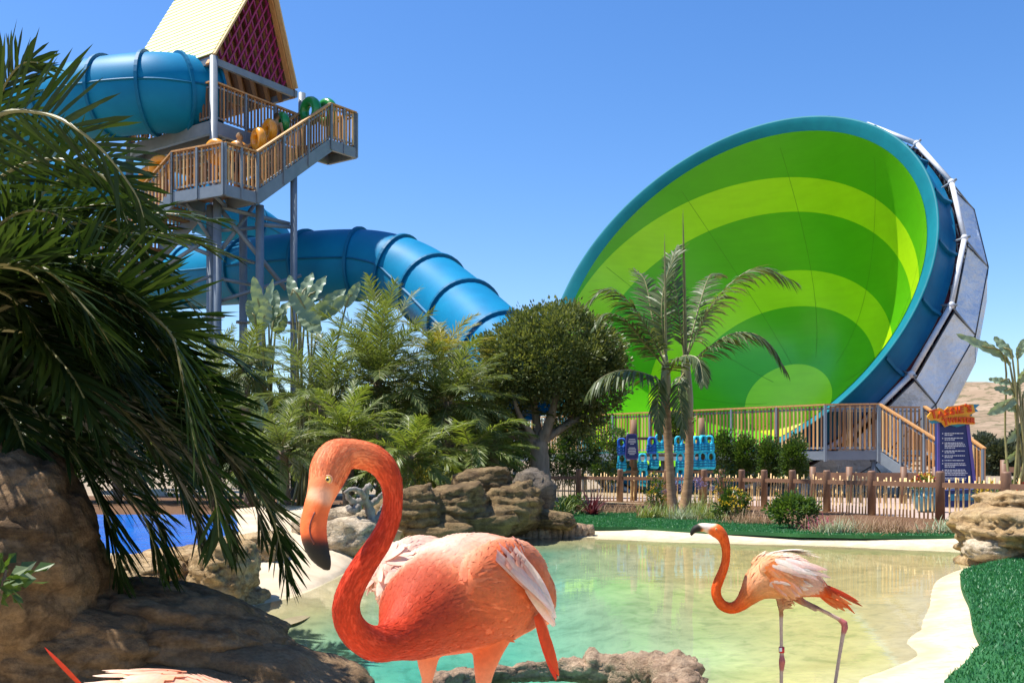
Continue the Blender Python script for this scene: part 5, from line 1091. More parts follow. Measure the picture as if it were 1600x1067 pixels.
FF([(-100, 560, 5.6), (0, 560, 5.6), (120, 590, 5.6), (210, 650, 5.6), (270, 730, 5.6), (300, 810, 5.6)], .42, n=56)
FF([(-100, 580, 4.9), (-40, 600, 4.6), (10, 640, 4.5), (35, 690, 4.4), (45, 745, 4.4)], .36, n=40)
FF([(-100, 540, 6.0), (60, 440, 6.3), (180, 420, 6.5), (270, 450, 6.6), (330, 520, 6.6)], .36, n=28)
for i in range(18):                                            # the dense heart of the crown
    ex, ey = rf.uniform(40, 400), rf.uniform(560, 800); D_ = rf.uniform(5.2, 6.6); sx, sy = rf.uniform(-130, -60), rf.uniform(520, 610); k_ = rf.uniform(30, 80)
    FF([(sx, sy, D_ - .1), (lerp(sx, ex, .3), lerp(sy, ey, .3) - k_ * .8, D_), (lerp(sx, ex, .65), lerp(sy, ey, .65) - k_, D_), (lerp(sx, ex, .88), lerp(sy, ey, .88) - k_ * .55, D_), (ex, ey, D_)], .42, n=36)
for i in range(9):                                             # flat hanging fronds that keep the rock in shade
    ex, ey = rf.uniform(110, 300), rf.uniform(520, 660); D_ = rf.uniform(4.25, 4.9)
    FF([(-170, 540, D_), (lerp(-170, ex, .3), lerp(540, ey, .3) - 110, D_), (lerp(-170, ex, .65), lerp(540, ey, .65) - 130, D_ - .05), (lerp(-170, ex, .88), lerp(540, ey, .88) - 60, D_ - .1), (ex, ey, D_ - .1)], .44, n=34, roll=.15)
for q_ in ([(-80, 600, 4.9), (60, 600, 4.8), (160, 680, 4.7), (215, 760, 4.65), (250, 830, 4.6), (262, 892, 4.6)], [(-80, 570, 5.2), (100, 560, 5.1), (230, 640, 5), (310, 730, 4.95), (350, 800, 4.9), (364, 862, 4.9)], [(-80, 610, 4.7), (40, 630, 4.6), (110, 700, 4.5), (150, 770, 4.45), (176, 840, 4.4), (186, 900, 4.4)], [(-80, 560, 5.3), (120, 540, 5.3), (260, 600, 5.3), (350, 700, 5.25), (395, 780, 5.2), (412, 840, 5.2)], [(-80, 590, 5.0), (80, 580, 4.95), (190, 640, 4.9), (262, 720, 4.85), (300, 790, 4.8), (312, 850, 4.8)]):
    FF(q_, .42, n=46, roll=.6, droop=.25)
for i in range(14):
    az = rf.uniform(.3, 2.9); FFp = arc(FC + V((0, .2, .1)), az, math.radians(rf.uniform(5, 55)), rf.uniform(1.4, 2.0), rf.uniform(.8, 1.7), rng=rf)
    if min(p.y for p in FFp) < 3.6: continue
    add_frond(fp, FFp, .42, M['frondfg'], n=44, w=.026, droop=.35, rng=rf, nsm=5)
lv = bush('leafy_shrub', 'small glossy leaved shrub on the left rock at the picture edge', 'shrub', tuple(P(-18, 895, 3.75)), (.13, .13, .13), M['hedge'], ncl=12, npc=12, l=.075, w=.026, seed=300, csize=.06, low=-1)

# ------------------------------------------------------------------ continuous bodies (tubes and lumps fused into one skin)
def fuse(name, parts, voxel, colours, m, parent, smooth=6, flow=None):
    """parts: list of ('t', [(pos, r or (r1, r2))...]) or ('e', c, r, R); colours: list of (pos, radius, rgb)"""
    mb = MB()
    for p in parts:
        if p[0] == 't': mb.tube([q[0] for q in p[1]], [q[1] for q in p[1]], 18, True)
        else: mb.ell(p[1], p[2], p[3], 24, 16)
    me = bpy.data.meshes.new(name); me.from_pydata([tuple(v) for v in mb.v], [], mb.f)
    o = bpy.data.objects.new(name, me); COL.objects.link(o)
    bm = bmesh.new(); bm.from_mesh(me); bmesh.ops.recalc_face_normals(bm, faces=bm.faces); bm.to_mesh(me); bm.free()
    r = o.modifiers.new('r', 'REMESH'); r.mode = 'VOXEL'; r.voxel_size = voxel; r.use_smooth_shade = True
    s = o.modifiers.new('s', 'SMOOTH'); s.iterations = smooth; s.factor = .5
    bpy.context.view_layer.update(); me2 = bpy.data.meshes.new_from_object(o.evaluated_get(bpy.context.evaluated_depsgraph_get())); bpy.data.objects.remove(o)
    n = len(me2.vertices); co = np.empty(n * 3, np.float32); me2.vertices.foreach_get('co', co); co = co.reshape(-1, 3)
    c = paint(co, colours); at = me2.color_attributes.new('Col', 'FLOAT_COLOR', 'POINT'); at.data.foreach_set('color', np.concatenate([c, np.ones((n, 1))], 1).astype(np.float32).ravel())
    l0 = wloc(parent); me2.transform(Matrix.Translation(-l0)); me2.materials.clear(); me2.materials.append(m); me2.polygons.foreach_set('use_smooth', [True] * len(me2.polygons))
    bvh = BVHTree.FromPolygons([tuple(v + l0) for v in [x.co for x in me2.vertices]], [tuple(p.vertices) for p in me2.polygons])
    return link(name, me2, parent), bvh
def paint(co, colours):
    co = np.asarray(co, float); W_ = np.zeros(len(co)); C_ = np.zeros((len(co), 3))
    for p, r, c in colours:
        d = np.linalg.norm(co - np.array(p), axis=1) / r; w = np.exp(-np.clip(d, 0, 30) ** 2 * 1.2) + 1e-12 / (1 + d ** 4); W_ += w; C_ += w[:, None] * np.array(c)
    C_ = C_ / W_[:, None]; C_[:, 2] *= np.clip(.66 + .62 * C_[:, 2], 0, 1); return C_
def chain(l): return [(P(x, y, D), r * D / F if not isinstance(r, tuple) else (r[0] * D / F, r[1] * D / F)) for x, y, D, r in l]
def dense(l, n=5):
    out = catmull([tuple(P(q[0], q[1], q[2])) + ((q[3][0] * q[2] / F, q[3][1] * q[2] / F) if isinstance(q[3], tuple) else (q[3] * q[2] / F,) * 2) for q in l], n); return [(V(q[:3]), (max(.001, q[3]), max(.001, q[4]))) for q in out]
def feather(mb, p, d, n, L, w, curl, c0, c1, rng, rag=0, lift=.004):
    """one feather blade lying along d on a surface with normal n; colour runs c0 to c1"""
    d = V(d).normalized(); s = d.cross(n).normalized(); n = s.cross(d); N_ = 6; vs = []; fs = []; cs = []
    for i in range(N_ + 1):
        t = i / N_; ww = w * (math.sin(math.pi * (.18 + .76 * t)) ** .8) * (1 if t < .99 else .5); c = V(p) + d * (L * t) + n * (lift + curl * L * t - curl * 1.2 * L * t * t)
        for sg in (-1, 0, 1): j_ = rng.gauss(0, rag) * w; vs.append(c + s * (sg * ww) + d * j_ - n * (.18 * ww * abs(sg))); cs.append(tuple(lerp(a, b, t) * rng.uniform(.94, 1.06) for a, b in zip(c0, c1)))
    for i in range(N_):
        for j in range(2): fs.append((i * 3 + j, i * 3 + j + 1, i * 3 + j + 4, i * 3 + j + 3))
    if mb.c is None: mb.c = []
    mb.add(vs, fs); mb.c += cs
ORG, RED, PNK, WHT, PAL, BLK, LEG, JNT = (.74, .085, .022), (.58, .04, .015), (.80, .26, .16), (.90, .78, .72), (.83, .46, .34), (.012, .010, .010), (.50, .36, .37), (.46, .13, .18)
def coat(root, o, spine, cols, n, L, w, seed, down=.35, name='plumage', cond=None, size=None, jit=.05, lift=(.0003, .0012)):
    """contour feathers laid tail-ward over the skin, each shaded with the skin under it"""
    rng = random.Random(seed); mb = MB(); me = o.data; l0 = wloc(root); sp_ = np.array([tuple(q[0]) for q in spine]); nf = len(me.polygons); ar = np.empty(nf); me.polygons.foreach_get('area', ar); cum = np.cumsum(ar) / ar.sum(); pts = []; tries = 0
    while len(pts) < n and tries < n * 12:
        tries += 1; pl = me.polygons[min(nf - 1, int(np.searchsorted(cum, rng.random())))]; vs = [me.vertices[k].co for k in pl.vertices]; wt = [rng.random() + .05 for _ in vs]; sm = sum(wt); q = sum((v * (x / sm) for v, x in zip(vs, wt)), V()) + l0; k = int(((sp_ - np.array(q)) ** 2).sum(1).argmin())
        if cond and not cond(q, k): continue
        pts.append((q, me.vertices[pl.vertices[0]].normal.copy(), k))
    pts.sort(key=lambda t: -t[2]); nrm_ = []; m_ = len(spine)
    L_ = []
    for q, nn, k in pts:
        t_ = spine[min(k + 1, m_ - 1)][0] - spine[max(k - 1, 0)][0]; f = size(q, k) if size else 1; d = t_.normalized() + V((0, 0, -down * f)) + V((rng.gauss(0, .1), rng.gauss(0, .1), rng.gauss(0, .1))); d = d - nn * d.dot(nn)
        if d.length > .1: d.normalize(); L_.append((q, nn, d, L * f, f))
    ca = paint([tuple(x[0]) for x in L_], cols); cb = paint([tuple(x[0] + x[2] * x[3]) for x in L_], cols)
    for (q, nn, d, l, f), c0, c1 in zip(L_, ca, cb):
        kk = rng.uniform(1 - jit, 1 + jit); feather(mb, q - d * l * .2, d, nn, l * rng.uniform(.75, 1.3), w * f * rng.uniform(.7, 1.25), rng.uniform(.0, .02), tuple(c0 * kk), tuple(c1 * kk * 1.02), rng, .05, rng.uniform(*lift)); nrm_ += [nn] * 21
    o2 = mb.build(name, M['feather'], root, True, kind='stuff'); o2.data.normals_split_custom_set_from_vertices([tuple(v) for v in nrm_]); return o2
def eye(root, p, r, look):
    mb = MB(); mb.ell(p, (r, r, r)); e = mb.build('eye', M['eye'], root, True); l = V(look).normalized(); mb = MB(); mb.ell(V(p) + l * r * .62, (r * .52, r * .52, r * .52)); mb.build('pupil', M['black'], e, True)
    mb = MB(); a = l.cross(Z3).normalized(); b = a.cross(l); mb.tube([V(p) + l * r * .25 + (a * math.cos(t * .4) + b * math.sin(t * .4)) * r * 1.12 for t in range(17)], r * .22, 6); mb.build('eye_ring', M['eye_ring'], e, True)
M['eye_ring'] = mat('eye_ring', (.62, .30, .16), (.55, .25, .14), 50, .5, 0)

# ------------------------------------------------------------------ big flamingo
bf = thing('flamingo', 'big flamingo in front with its neck curled in an S and bill pointing down', 'flamingo', (-.15, 1.78, .1))
def hz(x, y, D, r): return (x, y, D, r)
NK = [(516, 893, 1.33, 3.5), (508, 880, 1.332, (10, 12)), (498, 862, 1.335, (17, 18)), (491, 840, 1.34, (22, 20)), (490, 818, 1.345, (21.5, 21)), (494, 797, 1.35, (20, 21)), (500, 778, 1.36, (22, 22)), (507, 757, 1.37, (28, 25)), (514, 735, 1.385, (33, 29)), (526, 716, 1.40, (31, 29)), (545, 709, 1.415, (24, 25)), (567, 711, 1.425, (23, 23)), (588, 719, 1.43, (22, 22)), (604, 736, 1.43, (20, 20)), (612, 757, 1.43, (17.5, 17.5)), (614, 782, 1.43, (16, 16)), (609, 812, 1.43, (17, 17)), (594, 845, 1.425, (18.5, 18.5)), (572, 878, 1.42, (20, 20)), (552, 912, 1.42, (21, 21)), (541, 945, 1.425, (21.5, 21.5)), (545, 972, 1.44, (23, 23)), (562, 994, 1.47, (25, 25)), (588, 1005, 1.51, (28, 28)), (615, 999, 1.555, (33, 33)), (640, 980, 1.61, (52, 54)), (665, 957, 1.68, (78, 72)), (695, 938, 1.76, (98, 86)), (728, 925, 1.85, (108, 92)), (765, 922, 1.95, (100, 84)), (800, 932, 2.03, (74, 62)), (828, 948, 2.10, (42, 34)), (850, 965, 2.16, (16, 14))]
ax = (P(800, 932, 2.03) - P(665, 957, 1.68)).normalized(); axh = V((ax.x, ax.y, 0)).normalized(); sdv = V((axh.y, -axh.x, 0)); Rw = Matrix((sdv, axh, Z3)).transposed(); bc = P(728, 925, 1.85)
legs = [[(668, 985, 1.70, 30), (669, 1012, 1.70, 21), (668, 1040, 1.70, 15), (668, 1062, 1.70, 9), (668, 1110, 1.70, 6.5), (668, 1185, 1.69, 6.5)], [(770, 985, 1.83, 34), (762, 1015, 1.82, 25), (757, 1045, 1.82, 17), (755, 1068, 1.82, 12), (754, 1105, 1.82, 6.5), (752, 1190, 1.80, 6.5)]]
parts = [('t', dense(NK))]
for sg in (-1, 1):
    parts.append(('e', bc + sdv * (.078 * sg) + V((0, 0, .012)) - axh * .005, (.056, .175, .092), Rw @ Matrix.Rotation(-.10, 3, 'X') @ Matrix.Rotation(.18 * sg, 3, 'Y')))
for l in legs:
    l2 = chain(l); hk = l2[-1][0]; l2 += [(hk + V((0, -.002, -.03)), .0125), (hk + V((0, -.003, -.055)), .0095), (hk + V((0, .0, -.09)), .0065), (V((hk.x, hk.y + .015, .13)), .006), (V((hk.x, hk.y + .015, .105)), .008)]; parts.append(('t', l2)); ft = V((hk.x, hk.y + .015, .108))
    for a in (-.45, 0, .45): parts.append(('t', [(ft, .008), (ft + V((math.sin(a) * .05 - .02, -.05, 0)), .006), (ft + V((math.sin(a) * .09 - .03, -.09, -.002)), .004)]))
bcol = [(q[0], max(q[1]) * 1.0 + .006, ORG) for q in dense(NK, 2)[20:52]]
def PC(x, y, D, r, c): return (P(x, y, D), r, c)
BIL = (.78, .15, .045); HD = (.80, .23, .125); NKR = (.60, .045, .014)
bcol = [PC(x, y, D, .017, NKR) for x, y, D in ((614, 785, 1.43), (609, 812, 1.43), (594, 845, 1.43), (572, 878, 1.42), (552, 912, 1.42), (541, 945, 1.42), (545, 975, 1.44), (562, 994, 1.47), (588, 1005, 1.51))] + \
    [PC(x, y, D, .02, HD) for x, y, D in ((507, 757, 1.37), (514, 735, 1.385), (526, 716, 1.40), (545, 709, 1.41), (567, 711, 1.42))] + [PC(588, 719, 1.43, .018, (.72, .11, .045)), PC(606, 740, 1.43, .018, (.68, .08, .03)), PC(613, 762, 1.43, .018, (.66, .07, .025))] + \
    [PC(498, 774, 1.34, .007, (.82, .42, .31)), PC(508, 776, 1.345, .009, (.82, .42, .31)), PC(488, 772, 1.345, .007, (.82, .42, .31)), PC(492, 795, 1.345, .014, BIL), PC(484, 815, 1.34, .014, BIL), PC(498, 815, 1.34, .014, (.74, .13, .05)), PC(500, 836, 1.335, .010, (.74, .10, .035)), PC(478, 836, 1.335, .008, BIL)] + \
    [PC(x, y, 1.33, r_, BLK) for x, y, r_ in ((484, 850, .008), (492, 853, .009), (503, 858, .010), (511, 862, .009), (497, 866, .012), (503, 876, .012), (510, 884, .012), (516, 893, .012), (476, 845, .006))] + \
    [PC(620, 990, 1.56, .035, (.60, .048, .016)), PC(640, 960, 1.6, .05, (.58, .065, .028)), PC(650, 905, 1.66, .05, (.52, .085, .05)), PC(668, 870, 1.72, .03, (.60, .16, .12)), PC(690, 850, 1.76, .05, (.92, .70, .61)), PC(728, 884, 1.74, .034, (.92, .66, .55)), PC(712, 905, 1.72, .02, (.9, .6, .5)), PC(640, 870, 1.78, .05, (.87, .60, .52)), PC(600, 900, 1.8, .06, (.87, .56, .46)), PC(700, 980, 1.72, .06, (.60, .075, .026)), PC(740, 900, 1.74, .06, (.74, .20, .11)), PC(745, 842, 1.86, .06, (.90, .60, .50)), PC(790, 850, 1.95, .07, (.82, .30, .20)), PC(780, 940, 1.8, .07, (.70, .15, .065)), PC(800, 990, 1.9, .07, (.72, .19, .09)), PC(740, 1000, 1.8, .06, (.62, .10, .04)), PC(840, 940, 2.08, .06, (.80, .26, .17))] + \
    [PC(668, 1060, 1.7, .04, (.76, .25, .17)), PC(756, 1060, 1.82, .04, (.76, .25, .17)), PC(668, 1130, 1.7, .05, LEG), PC(753, 1130, 1.81, .05, LEG), (V((-.14, 1.69, .3)), .15, LEG), (V((-.05, 1.8, .3)), .15, LEG)]  # sunlit back painted lighter, shaded chest, belly and lower neck painted darker
body, bvh = fuse('body', parts, .0042, bcol, M['bird'], bf, 5)
SPB = dense(NK)
coat(bf, body, SPB, bcol, 6500, .042, .0048, 5, cond=lambda q, k: k > 112 and q.z > .735, size=lambda q, k: min(1, max(.32, (k - 104) / 44)))
coat(bf, body, SPB, bcol, 9000, .011, .0011, 6, down=0, name='neck_down', cond=lambda q, k: 34 < k <= 128 and q.z > .69, jit=.12, lift=(.0, .0005))
h = bvh.ray_cast(V((0, 0, CZ)), (P(513, 749, 1) - V((0, 0, CZ))).normalized()); eye(bf, tuple(h[0] + V((0, .0015, 0))), .0050, (-.15, -1, .0))
# line between the mandibles
mb = MB(); pl_ = []
for x, y in ((492, 800), (487, 812), (484, 825), (486, 838), (491, 850)):
    h = bvh.ray_cast(V((0, 0, CZ)), (P(x, y, 1) - V((0, 0, CZ))).normalized())
    if h[0] is not None: pl_.append(h[0])
if len(pl_) > 2: mb.tube([V(q) for q in catmull([tuple(q) for q in pl_], 4)], .0011, 6); mb.build('bill_line', M['bill_dark'] if 'bill_dark' in M else mat('bill_dark', (.16, .03, .015), (.12, .02, .01), 40, .5, 0), bf, True)
rq = random.Random(9); mb = MB()
def pick(x, y):
    for dx in range(0, 40, 3):
        h = bvh.ray_cast(V((0, 0, CZ)), (P(x - dx, y, 1) - V((0, 0, CZ))).normalized())
        if h[0] is not None: pick.n = h[1]; return h[0] + h[1] * .004
    pick.n = V((.5, -.8, .3)); return P(x, y, 1.95)
for i in range(34):                                            # white folded plumes hanging over the far side of the body
    t = i / 33; a = pick(lerp(770, 815, rq.random()), lerp(842, 880, rq.random())); b = P(lerp(832, 868, t ** .6), lerp(905, 980, rq.random() * .4 + .6 * t), a.y + .06 + .05 * rq.random()); d = b - a
    feather(mb, a, d, pick.n, d.length, .010 * rq.uniform(.7, 1.3), .05, (.85, .55, .48) if i % 3 else (.84, .40, .3), WHT, rq, .05)
mb.build('wing_plumes', M['feather'], bf, True, kind='stuff')
for i, (x, y, w_) in enumerate(((866, 978, .021), (860, 968, .02), (852, 958, .02), (868, 965, .017))):
    mb = MB(); a = pick(796 + 6 * i, 862 + 6 * i); b = P(x, y, a.y + .09); feather(mb, a, b - a, V((.5, -.8, .35)), (b - a).length, w_, .08, (.86, .66, .6), (.90, .84, .82), rq, .05); mb.build('wing_feather', M['feather'], bf, True)
for i, (x, y, c) in enumerate(((868, 1062, RED), (862, 1030, ORG), (858, 1005, PAL), (872, 1055, ORG))):
    mb = MB(); a = pick(834, 958); b = P(x, y, a.y + .06); feather(mb, a, b - a, V((.5, -.8, .2)), (b - a).length, .012, .05, ORG, c, rq, .05); mb.build('tail_feather', M['feather'], bf, True)
mb = MB()
for i in range(120):                                           # loose plumes on the near wing and breast side
    a = P(lerp(588, 640, rq.random()), lerp(855, 905, rq.random()), 1.74); h = bvh.find_nearest(a)
    d = axh * .6 + V((rq.gauss(0, .2), rq.gauss(0, .2), -.5)); d -= h[1] * d.dot(h[1]); feather(mb, h[0], d, h[1], .045, .0075, .02, (.86, .52, .42), (.90, .68, .59), rq, .05, rq.uniform(.0008, .003))
mb.build('shoulder_plumes', M['feather'], bf, True, kind='stuff')

# ------------------------------------------------------------------ small flamingo wading
sf = thing('flamingo', 'smaller flamingo wading at right with a red leg band and one leg bent back', 'flamingo', tuple(GX(1221, 4.4, -.09)))
D = 4.4
NK2 = [(1079.5, 836.5, D, 2), (1082, 831, D, 4), (1087, 826, D, 5.8), (1094, 824, D, 6.8), (1102, 824, D, 7.2), (1110, 826, D, 8.8), (1119, 829, D, 11), (1127, 836, D, 9.5), (1132, 846, D, 7.8), (1134.5, 859, D, 6.8), (1134, 874, D, 6.5), (1130, 890, D, 7), (1123.5, 906, D, 7.6), (1119, 920, D, 7.6), (1120.5, 933, D, 7.8), (1129, 945, D, 8.4), (1143, 949.5, D, 9), (1157, 943.5, D, 11), (1170, 930, D, 16), (1184, 915, D, (27, 25)), (1203, 904, D, (37, 34)), (1226, 900, D, (39, 37)), (1250, 905, D, (33, 31)), (1272, 915, D, (21, 19)), (1290, 925, D, (10, 9)), (1300, 931, D, 4)]
parts = [('t', dense(NK2))]
for sg in (-1, 1): parts.append(('e', P(1228, 895, D) + V((0, .07 * sg, 0)), (.14, .035, .075), Matrix.Rotation(.32, 3, 'Y')))
hk = -.085
L1 = [(1223, 925, D - .03, 14), (1222, 940, D - .03, 8), (1220.5, 953, D - .03, 3.6), (1220.5, 980, D - .03, 2.7), (1221, 1012, D - .03, 2.7), (1221.5, 1024, D - .03, 3.6), (1222, 1032, D - .035, 5.2), (1221.5, 1040, D - .03, 4.4), (1221, 1050, D - .03, 3), (1220.5, 1085, D - .03, 2.7), (1220, 1126, D - .03, 2.7)]
L2 = [(1240, 928, D + .06, 10), (1250, 938, D + .06, 5), (1267, 945, D + .06, 3.4), (1290, 956, D + .06, 3.1), (1311, 967, D + .06, 3.4), (1319, 973, D + .06, 5.6), (1320, 980, D + .06, 5.2), (1317, 992, D + .06, 3.4), (1312, 1022, D + .06, 2.9), (1305, 1067, D + .06, 2.8), (1297, 1118, D + .06, 2.8)]
parts += [('t', chain(L1)), ('t', chain(L2))]
for q, dr in ((P(1220, 1126, D - .03), 1), (P(1297, 1118, D + .06), .5)):
    for a in (-.5, 0, .5): parts.append(('t', [(q, .007), (q + V((-.045, a * .06, -.012 * dr)), .006), (q + V((-.085, a * .12, -.016 * dr)), .004)]))
OR2 = (.82, .12, .018)
def PS(x, y, r_, c, dd=0): return (P(x, y, D + dd), r_, c)
scol = [PS(x, y, .022, OR2) for x, y in ((1130, 840), (1134, 860), (1133, 880), (1126, 900), (1120, 920), (1122, 935), (1130, 945), (1144, 949), (1158, 942), (1120, 832))] + [PS(1112, 829, .012, (.82, .16, .04)), PS(1106, 822, .012, (.80, .66, .60)), PS(1098, 819, .010, (.78, .66, .62)), PS(1113, 822, .012, (.8, .6, .5)), PS(1103, 829, .010, (.76, .55, .48)), PS(1097, 826, .008, (.80, .25, .1))] + \
    [PS(x, y, .010, BLK) for x, y in ((1091, 825), (1088, 827), (1085, 831), (1082, 834), (1079, 837))] + [PS(1094, 820, .006, (.5, .4, .36))] + \
    [PS(1170, 925, .04, (.80, .20, .06)), PS(1180, 895, .045, (.86, .48, .32), -.06), PS(1195, 880, .05, (.86, .52, .34), -.06), PS(1205, 915, .05, (.84, .40, .24), -.08), PS(1215, 890, .035, (.84, .24, .04), -.08), PS(1230, 905, .04, (.84, .28, .07), -.08), PS(1240, 880, .05, (.90, .66, .56), -.05), PS(1225, 862, .04, (.88, .72, .62)), PS(1255, 890, .05, (.90, .66, .58)), PS(1260, 910, .04, (.84, .52, .46), -.06), PS(1272, 920, .03, (.80, .16, .07)), PS(1290, 926, .03, OR2), PS(1220, 938, .04, (.66, .38, .28)), PS(1190, 935, .04, (.76, .24, .10)), PS(1250, 930, .035, (.66, .22, .16))] + \
    [PS(x, y, .03, LEG, -.03) for x, y in ((1220, 975), (1221, 1005), (1220, 1070), (1220, 1100), (1220, 1130))] + [PS(1222, 1033, .018, JNT, -.03), PS(1221, 957, .015, (.45, .2, .12), -.03)] + [PS(x, y, .03, LEG, .06) for x, y in ((1270, 947), (1295, 958), (1315, 1005), (1309, 1040), (1302, 1090), (1297, 1120))] + [PS(1319, 977, .022, JNT, .06)]  # top of the standing leg darkened for the shadow of the body
body, bvh2 = fuse('body', parts, .0042, scol, M['bird'], sf, 4)
SPS = dense(NK2)
coat(sf, body, SPS, scol, 4200, .044, .0048, 8, down=.18, cond=lambda q, k: k > 88 and q.z > P(0, 950, D).z)
coat(sf, body, SPS, scol, 5000, .012, .0012, 9, down=0, name='neck_down', cond=lambda q, k: 34 < k <= 95 and q.z > P(0, 962, D).z, jit=.12, lift=(.0, .0005))
rq = random.Random(19)
for nm, cnt, xs, ys, dv, ln, cols in (('wing_plumes', 40, (1205, 1262), (858, 885), (.9, 0, -.30), (.11, .17), (WHT, (.88, .80, .78))), ('wing_coverts', 46, (1190, 1240), (868, 915), (.75, 0, -.62), (.08, .12), ((.84, .24, .05), (.86, .45, .24))), ('flank_plumes', 30, (1195, 1255), (912, 930), (.95, 0, -.12), (.06, .09), ((.84, .55, .46), WHT))):
    mb = MB()
    for i in range(cnt):
        a = P(rq.uniform(*xs), rq.uniform(*ys), D - .2); h = bvh2.find_nearest(a)
        if nm == 'wing_plumes' and i % 2: h = bvh2.find_nearest(a + V((0, .22, .1)))
        d = V(dv) + V((rq.gauss(0, .08), rq.gauss(0, .08), rq.gauss(0, .08))); dl = d - h[1] * d.dot(h[1]) * .75; feather(mb, h[0] + h[1] * .006, dl, h[1], rq.uniform(*ln), .011 * rq.uniform(.8, 1.3), .10, cols[0], cols[1] if i % 4 else (.86, .55, .48), rq, .06)
    mb.build(nm, M['feather'], sf, True, kind='stuff')
for i in range(9):
    mb = MB(); a = P(1268 + i, 912 + i * 1.6, D - .03 + .012 * i); b = P(rq.uniform(1300, 1334), rq.uniform(940, 955), D); feather(mb, a, b - a, V((0, -1, .3)), (b - a).length, .013, .04, (.82, .14, .05), (.85, .26, .07), rq, .12); mb.build('tail_feather', M['feather'], sf, True)
for x, y, c0, c1 in ((1347, 947, ORG, (.45, .09, .03)), (1342, 940, (.70, .06, .015), ORG), (1335, 958, OR2, OR2)):
    mb = MB(); a = P(1290, 915, D + .02); b = P(x, y, D + .03); feather(mb, a, b - a, V((0, -1, .4)), (b - a).length, .010, .03, c0, c1, rq, .1); mb.build('tail_feather', M['feather'], sf, True)
mb = MB(); mb.tube([P(1221.3, 1019, D - .03), P(1221.3, 1010, D - .03)], .0125, 14); mb.build('leg_band', M['band'], sf, True); mb = MB(); mb.box(P(1219.8, 1014.5, D - .043), (.011, .004, .016)); mb.build('leg_tag', M['ink'], sf)
h = bvh2.ray_cast(V((0, 0, CZ)), (P(1119, 826, 1) - V((0, 0, CZ))).normalized()); eye(sf, tuple(h[0]), .0042, (-.2, -1, .1))

# ------------------------------------------------------------------ third flamingo, back just in view at the bottom left
D = 1.95; tf = thing('flamingo', 'flamingo at the lower left with only its pale pink back in view', 'flamingo', (-.72, D, .1))
NK3 = [(480, 1414, 1.72, 6), (470, 1399, 1.72, (15, 14)), (462, 1376, 1.73, (17, 16)), (455, 1354, 1.74, (24, 22)), (470, 1324, 1.75, (20, 20)), (490, 1284, 1.77, (16, 16)), (480, 1239, 1.80, (17, 17)), (445, 1209, 1.83, (24, 24)), (400, 1189, 1.87, (50, 55)), (350, 1169, 1.9, (86, 92)), (290, 1159, 1.93, (102, 103)), (225, 1159, 1.96, (98, 104)), (165, 1169, 2.0, (70, 76)), (115, 1184, 2.03, (34, 36)), (75, 1194, 2.06, 12)]
parts = [('t', dense(NK3))]
for x, dd in ((255, -.06), (280, .06)):
    q = P(x, 1220, 1.94 + dd); parts.append(('t', [(q, .035), (q + V((0, 0, -.06)), .014), (q + V((.01, 0, -.12)), .008), (V((q.x - .03, q.y, .30)), .0075), (V((q.x - .03, q.y, .285)), .012), (V((q.x - .03, q.y, .27)), .0075), (V((q.x, q.y, .105)), .007)]))
    for a in (-.5, 0, .5): parts.append(('t', [(V((q.x, q.y, .107)), .007), (V((q.x + .08, q.y + a * .1, .105)), .004)]))
tcol = [PC(x, y, 1.93, .07, (.86, .52, .42)) for x, y in ((160, 1060), (230, 1045), (300, 1060), (200, 1100), (330, 1110))] + [PC(400, 1180, 1.86, .06, ORG), PC(480, 1240, 1.79, .05, ORG), PC(460, 1350, 1.73, .05, BIL), PC(480, 1400, 1.72, .02, BLK), PC(260, 1250, 1.95, .07, ORG), (V((-.7, 1.9, .25)), .2, LEG), PC(100, 1170, 2.03, .08, ORG)]
body, bvh3 = fuse('body', parts, .006, tcol, M['bird'], tf, 5)
SPT = dense(NK3)
coat(tf, body, SPT, tcol, 2600, .05, .006, 12, down=.1, cond=lambda q, k: k > 40 and q.z > .35)
rq = random.Random(29); mb = MB()
for i in range(26): h = bvh3.find_nearest(P(rq.uniform(150, 310), 1000, 1.9 + rq.uniform(-.1, .1))); feather(mb, h[0] + V((0, 0, .003)), V((-1, .2 + rq.gauss(0, .1), -.02)), h[1], rq.uniform(.07, .11), .013, .08, (.85, .40, .25), (.88, .68, .56), rq, .08)
mb.build('wing_plumes', M['feather'], tf, True, kind='stuff')
mb = MB(); a = P(132, 1075, 2.0); b = P(70, 1011, 2.0); feather(mb, a, b - a, V((.3, -1, .2)), (b - a).length, .0045, .10, ORG, RED, rq, .05); mb.build('tail_feather', M['feather'], tf, True)

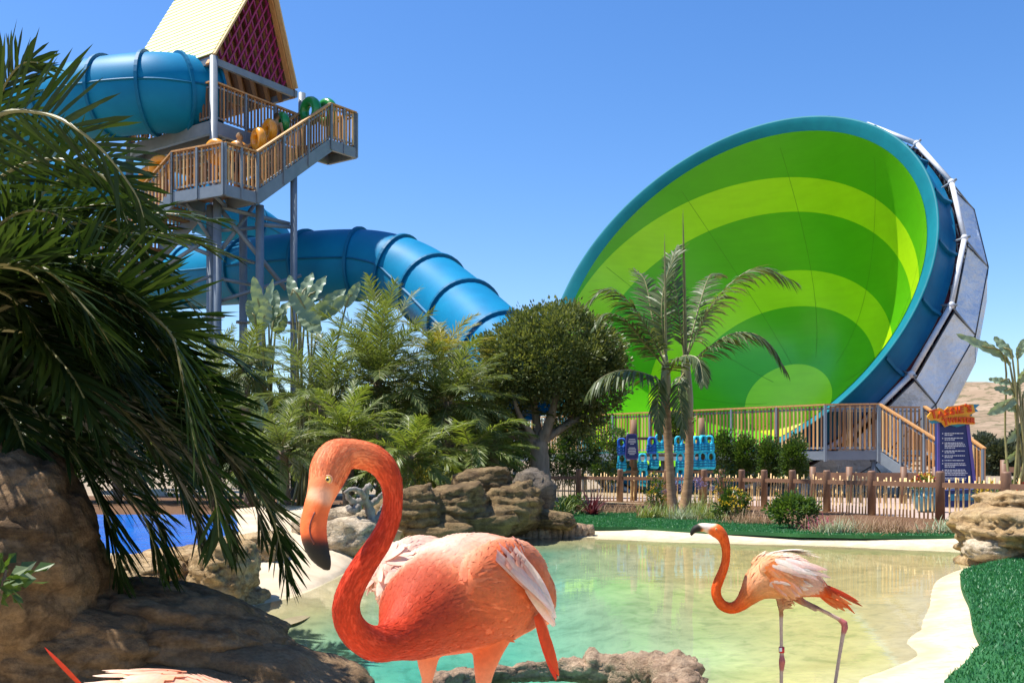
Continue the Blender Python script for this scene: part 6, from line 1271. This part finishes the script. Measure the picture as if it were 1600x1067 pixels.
# ------------------------------------------------------------------ people queuing on the tower stairs
def person(label, foot, yaw, skin, top, hair, arm=.3, seed=0):
    f = V(foot); root = thing('person', label, 'person', f, 'people queuing with ring floats on the tower stairs'); R = Matrix.Rotation(yaw, 3, 'Z'); w = lambda x, y, z: f + R @ V((x, y, z)); h = 1.68
    pr = [('t', [(w(0, 0, .82), (.15, .11)), (w(0, 0, .95), (.16, .115)), (w(0, 0, 1.1), (.135, .10)), (w(0, 0, 1.28), (.165, .105)), (w(0, 0, 1.38), (.15, .09)), (w(0, 0, 1.44), (.07, .065)), (w(0, -.01, 1.5), (.052, .055))]), ('e', w(0, -.015, 1.585), (.075, .095, .115), R), ('e', w(0, -.115, 1.57), (.014, .02, .02), R), ('e', w(.078, -.01, 1.58), (.012, .02, .03), R), ('e', w(-.078, -.01, 1.58), (.012, .02, .03), R)]
    for s in (-1, 1):
        pr.append(('t', [(w(.085 * s, 0, .86), .09), (w(.09 * s, -.01, .65), .075), (w(.09 * s, -.02, .47), .056), (w(.09 * s, .01, .3), .056), (w(.09 * s, .02, .1), .038), (w(.09 * s, .01, .05), .04), (w(.095 * s, -.12, .03), .032)]))
        hd = w(.24 * s, -.34 * arm - .1, 1.05 + .25 * arm); pr.append(('t', [(w(.165 * s, 0, 1.36), .055), (w(.225 * s, .02, 1.2), .047), (w(.25 * s, .0, 1.08), .041), (w(.25 * s, -.16 * arm - .05, 1.02 + .12 * arm), .036), (hd, .028)]))
        for k in range(5): a = (-.035 + .0175 * k) if k < 4 else .05; pr.append(('t', [(hd, .012), (hd + R @ V((a * s, -.045, .005)), .010), (hd + R @ V((a * s * 1.1, -.07 if k < 4 else -.05, -.025)), .008)]))
    col = [(w(0, 0, z), .14, top) for z in (.75, .88, 1.0)] + [(w(x, 0, z), .12, skin) for x, z in ((0, 1.2), (0, 1.35), (.25, 1.1), (-.25, 1.1), (.09, .4), (-.09, .4), (.09, .1), (-.09, .1))] + [(w(0, -.06, 1.56), .07, skin), (w(0, .05, 1.64), .09, hair), (w(0, -.04, 1.69), .06, hair), (w(0, .09, 1.56), .07, hair)]
    o, bv = fuse('body', pr, .013, col, M['personc'], root, 3)
    for s in (-1, 1): mb = MB(); mb.ell(w(.03 * s, -.105, 1.6), (.012, .008, .008)); mb.build('eye', M['black'], root, True)
    return root
SK, SK2, HR, HR2 = (.46, .25, .16), (.33, .17, .10), (.03, .018, .01), (.09, .05, .025)
kx = q90.normalized()
person('person in dark swimwear behind the corner of the lower landing railing', K0.lerp(K1, .22) + kx * 1.0, .3, SK, (.03, .03, .05), HR)
person('person in red swimwear on the landing where the upper stairs begin', K2 + sp_ * .55 + V((0, 0, 0)), -.4, SK2, (.35, .03, .03), HR2)
person('person in blue swimwear climbing the upper stairs behind the green float', K2.lerp(U0, .56) + sp_ * .82 - V((0, 0, .12)), 2.6, SK, (.03, .06, .3), HR)
person('person in pink swimwear on the descending stairs beside the yellow double float', K1.lerp(S0, .22) + q90 * .5, 1.2, SK, (.5, .1, .2), HR2)
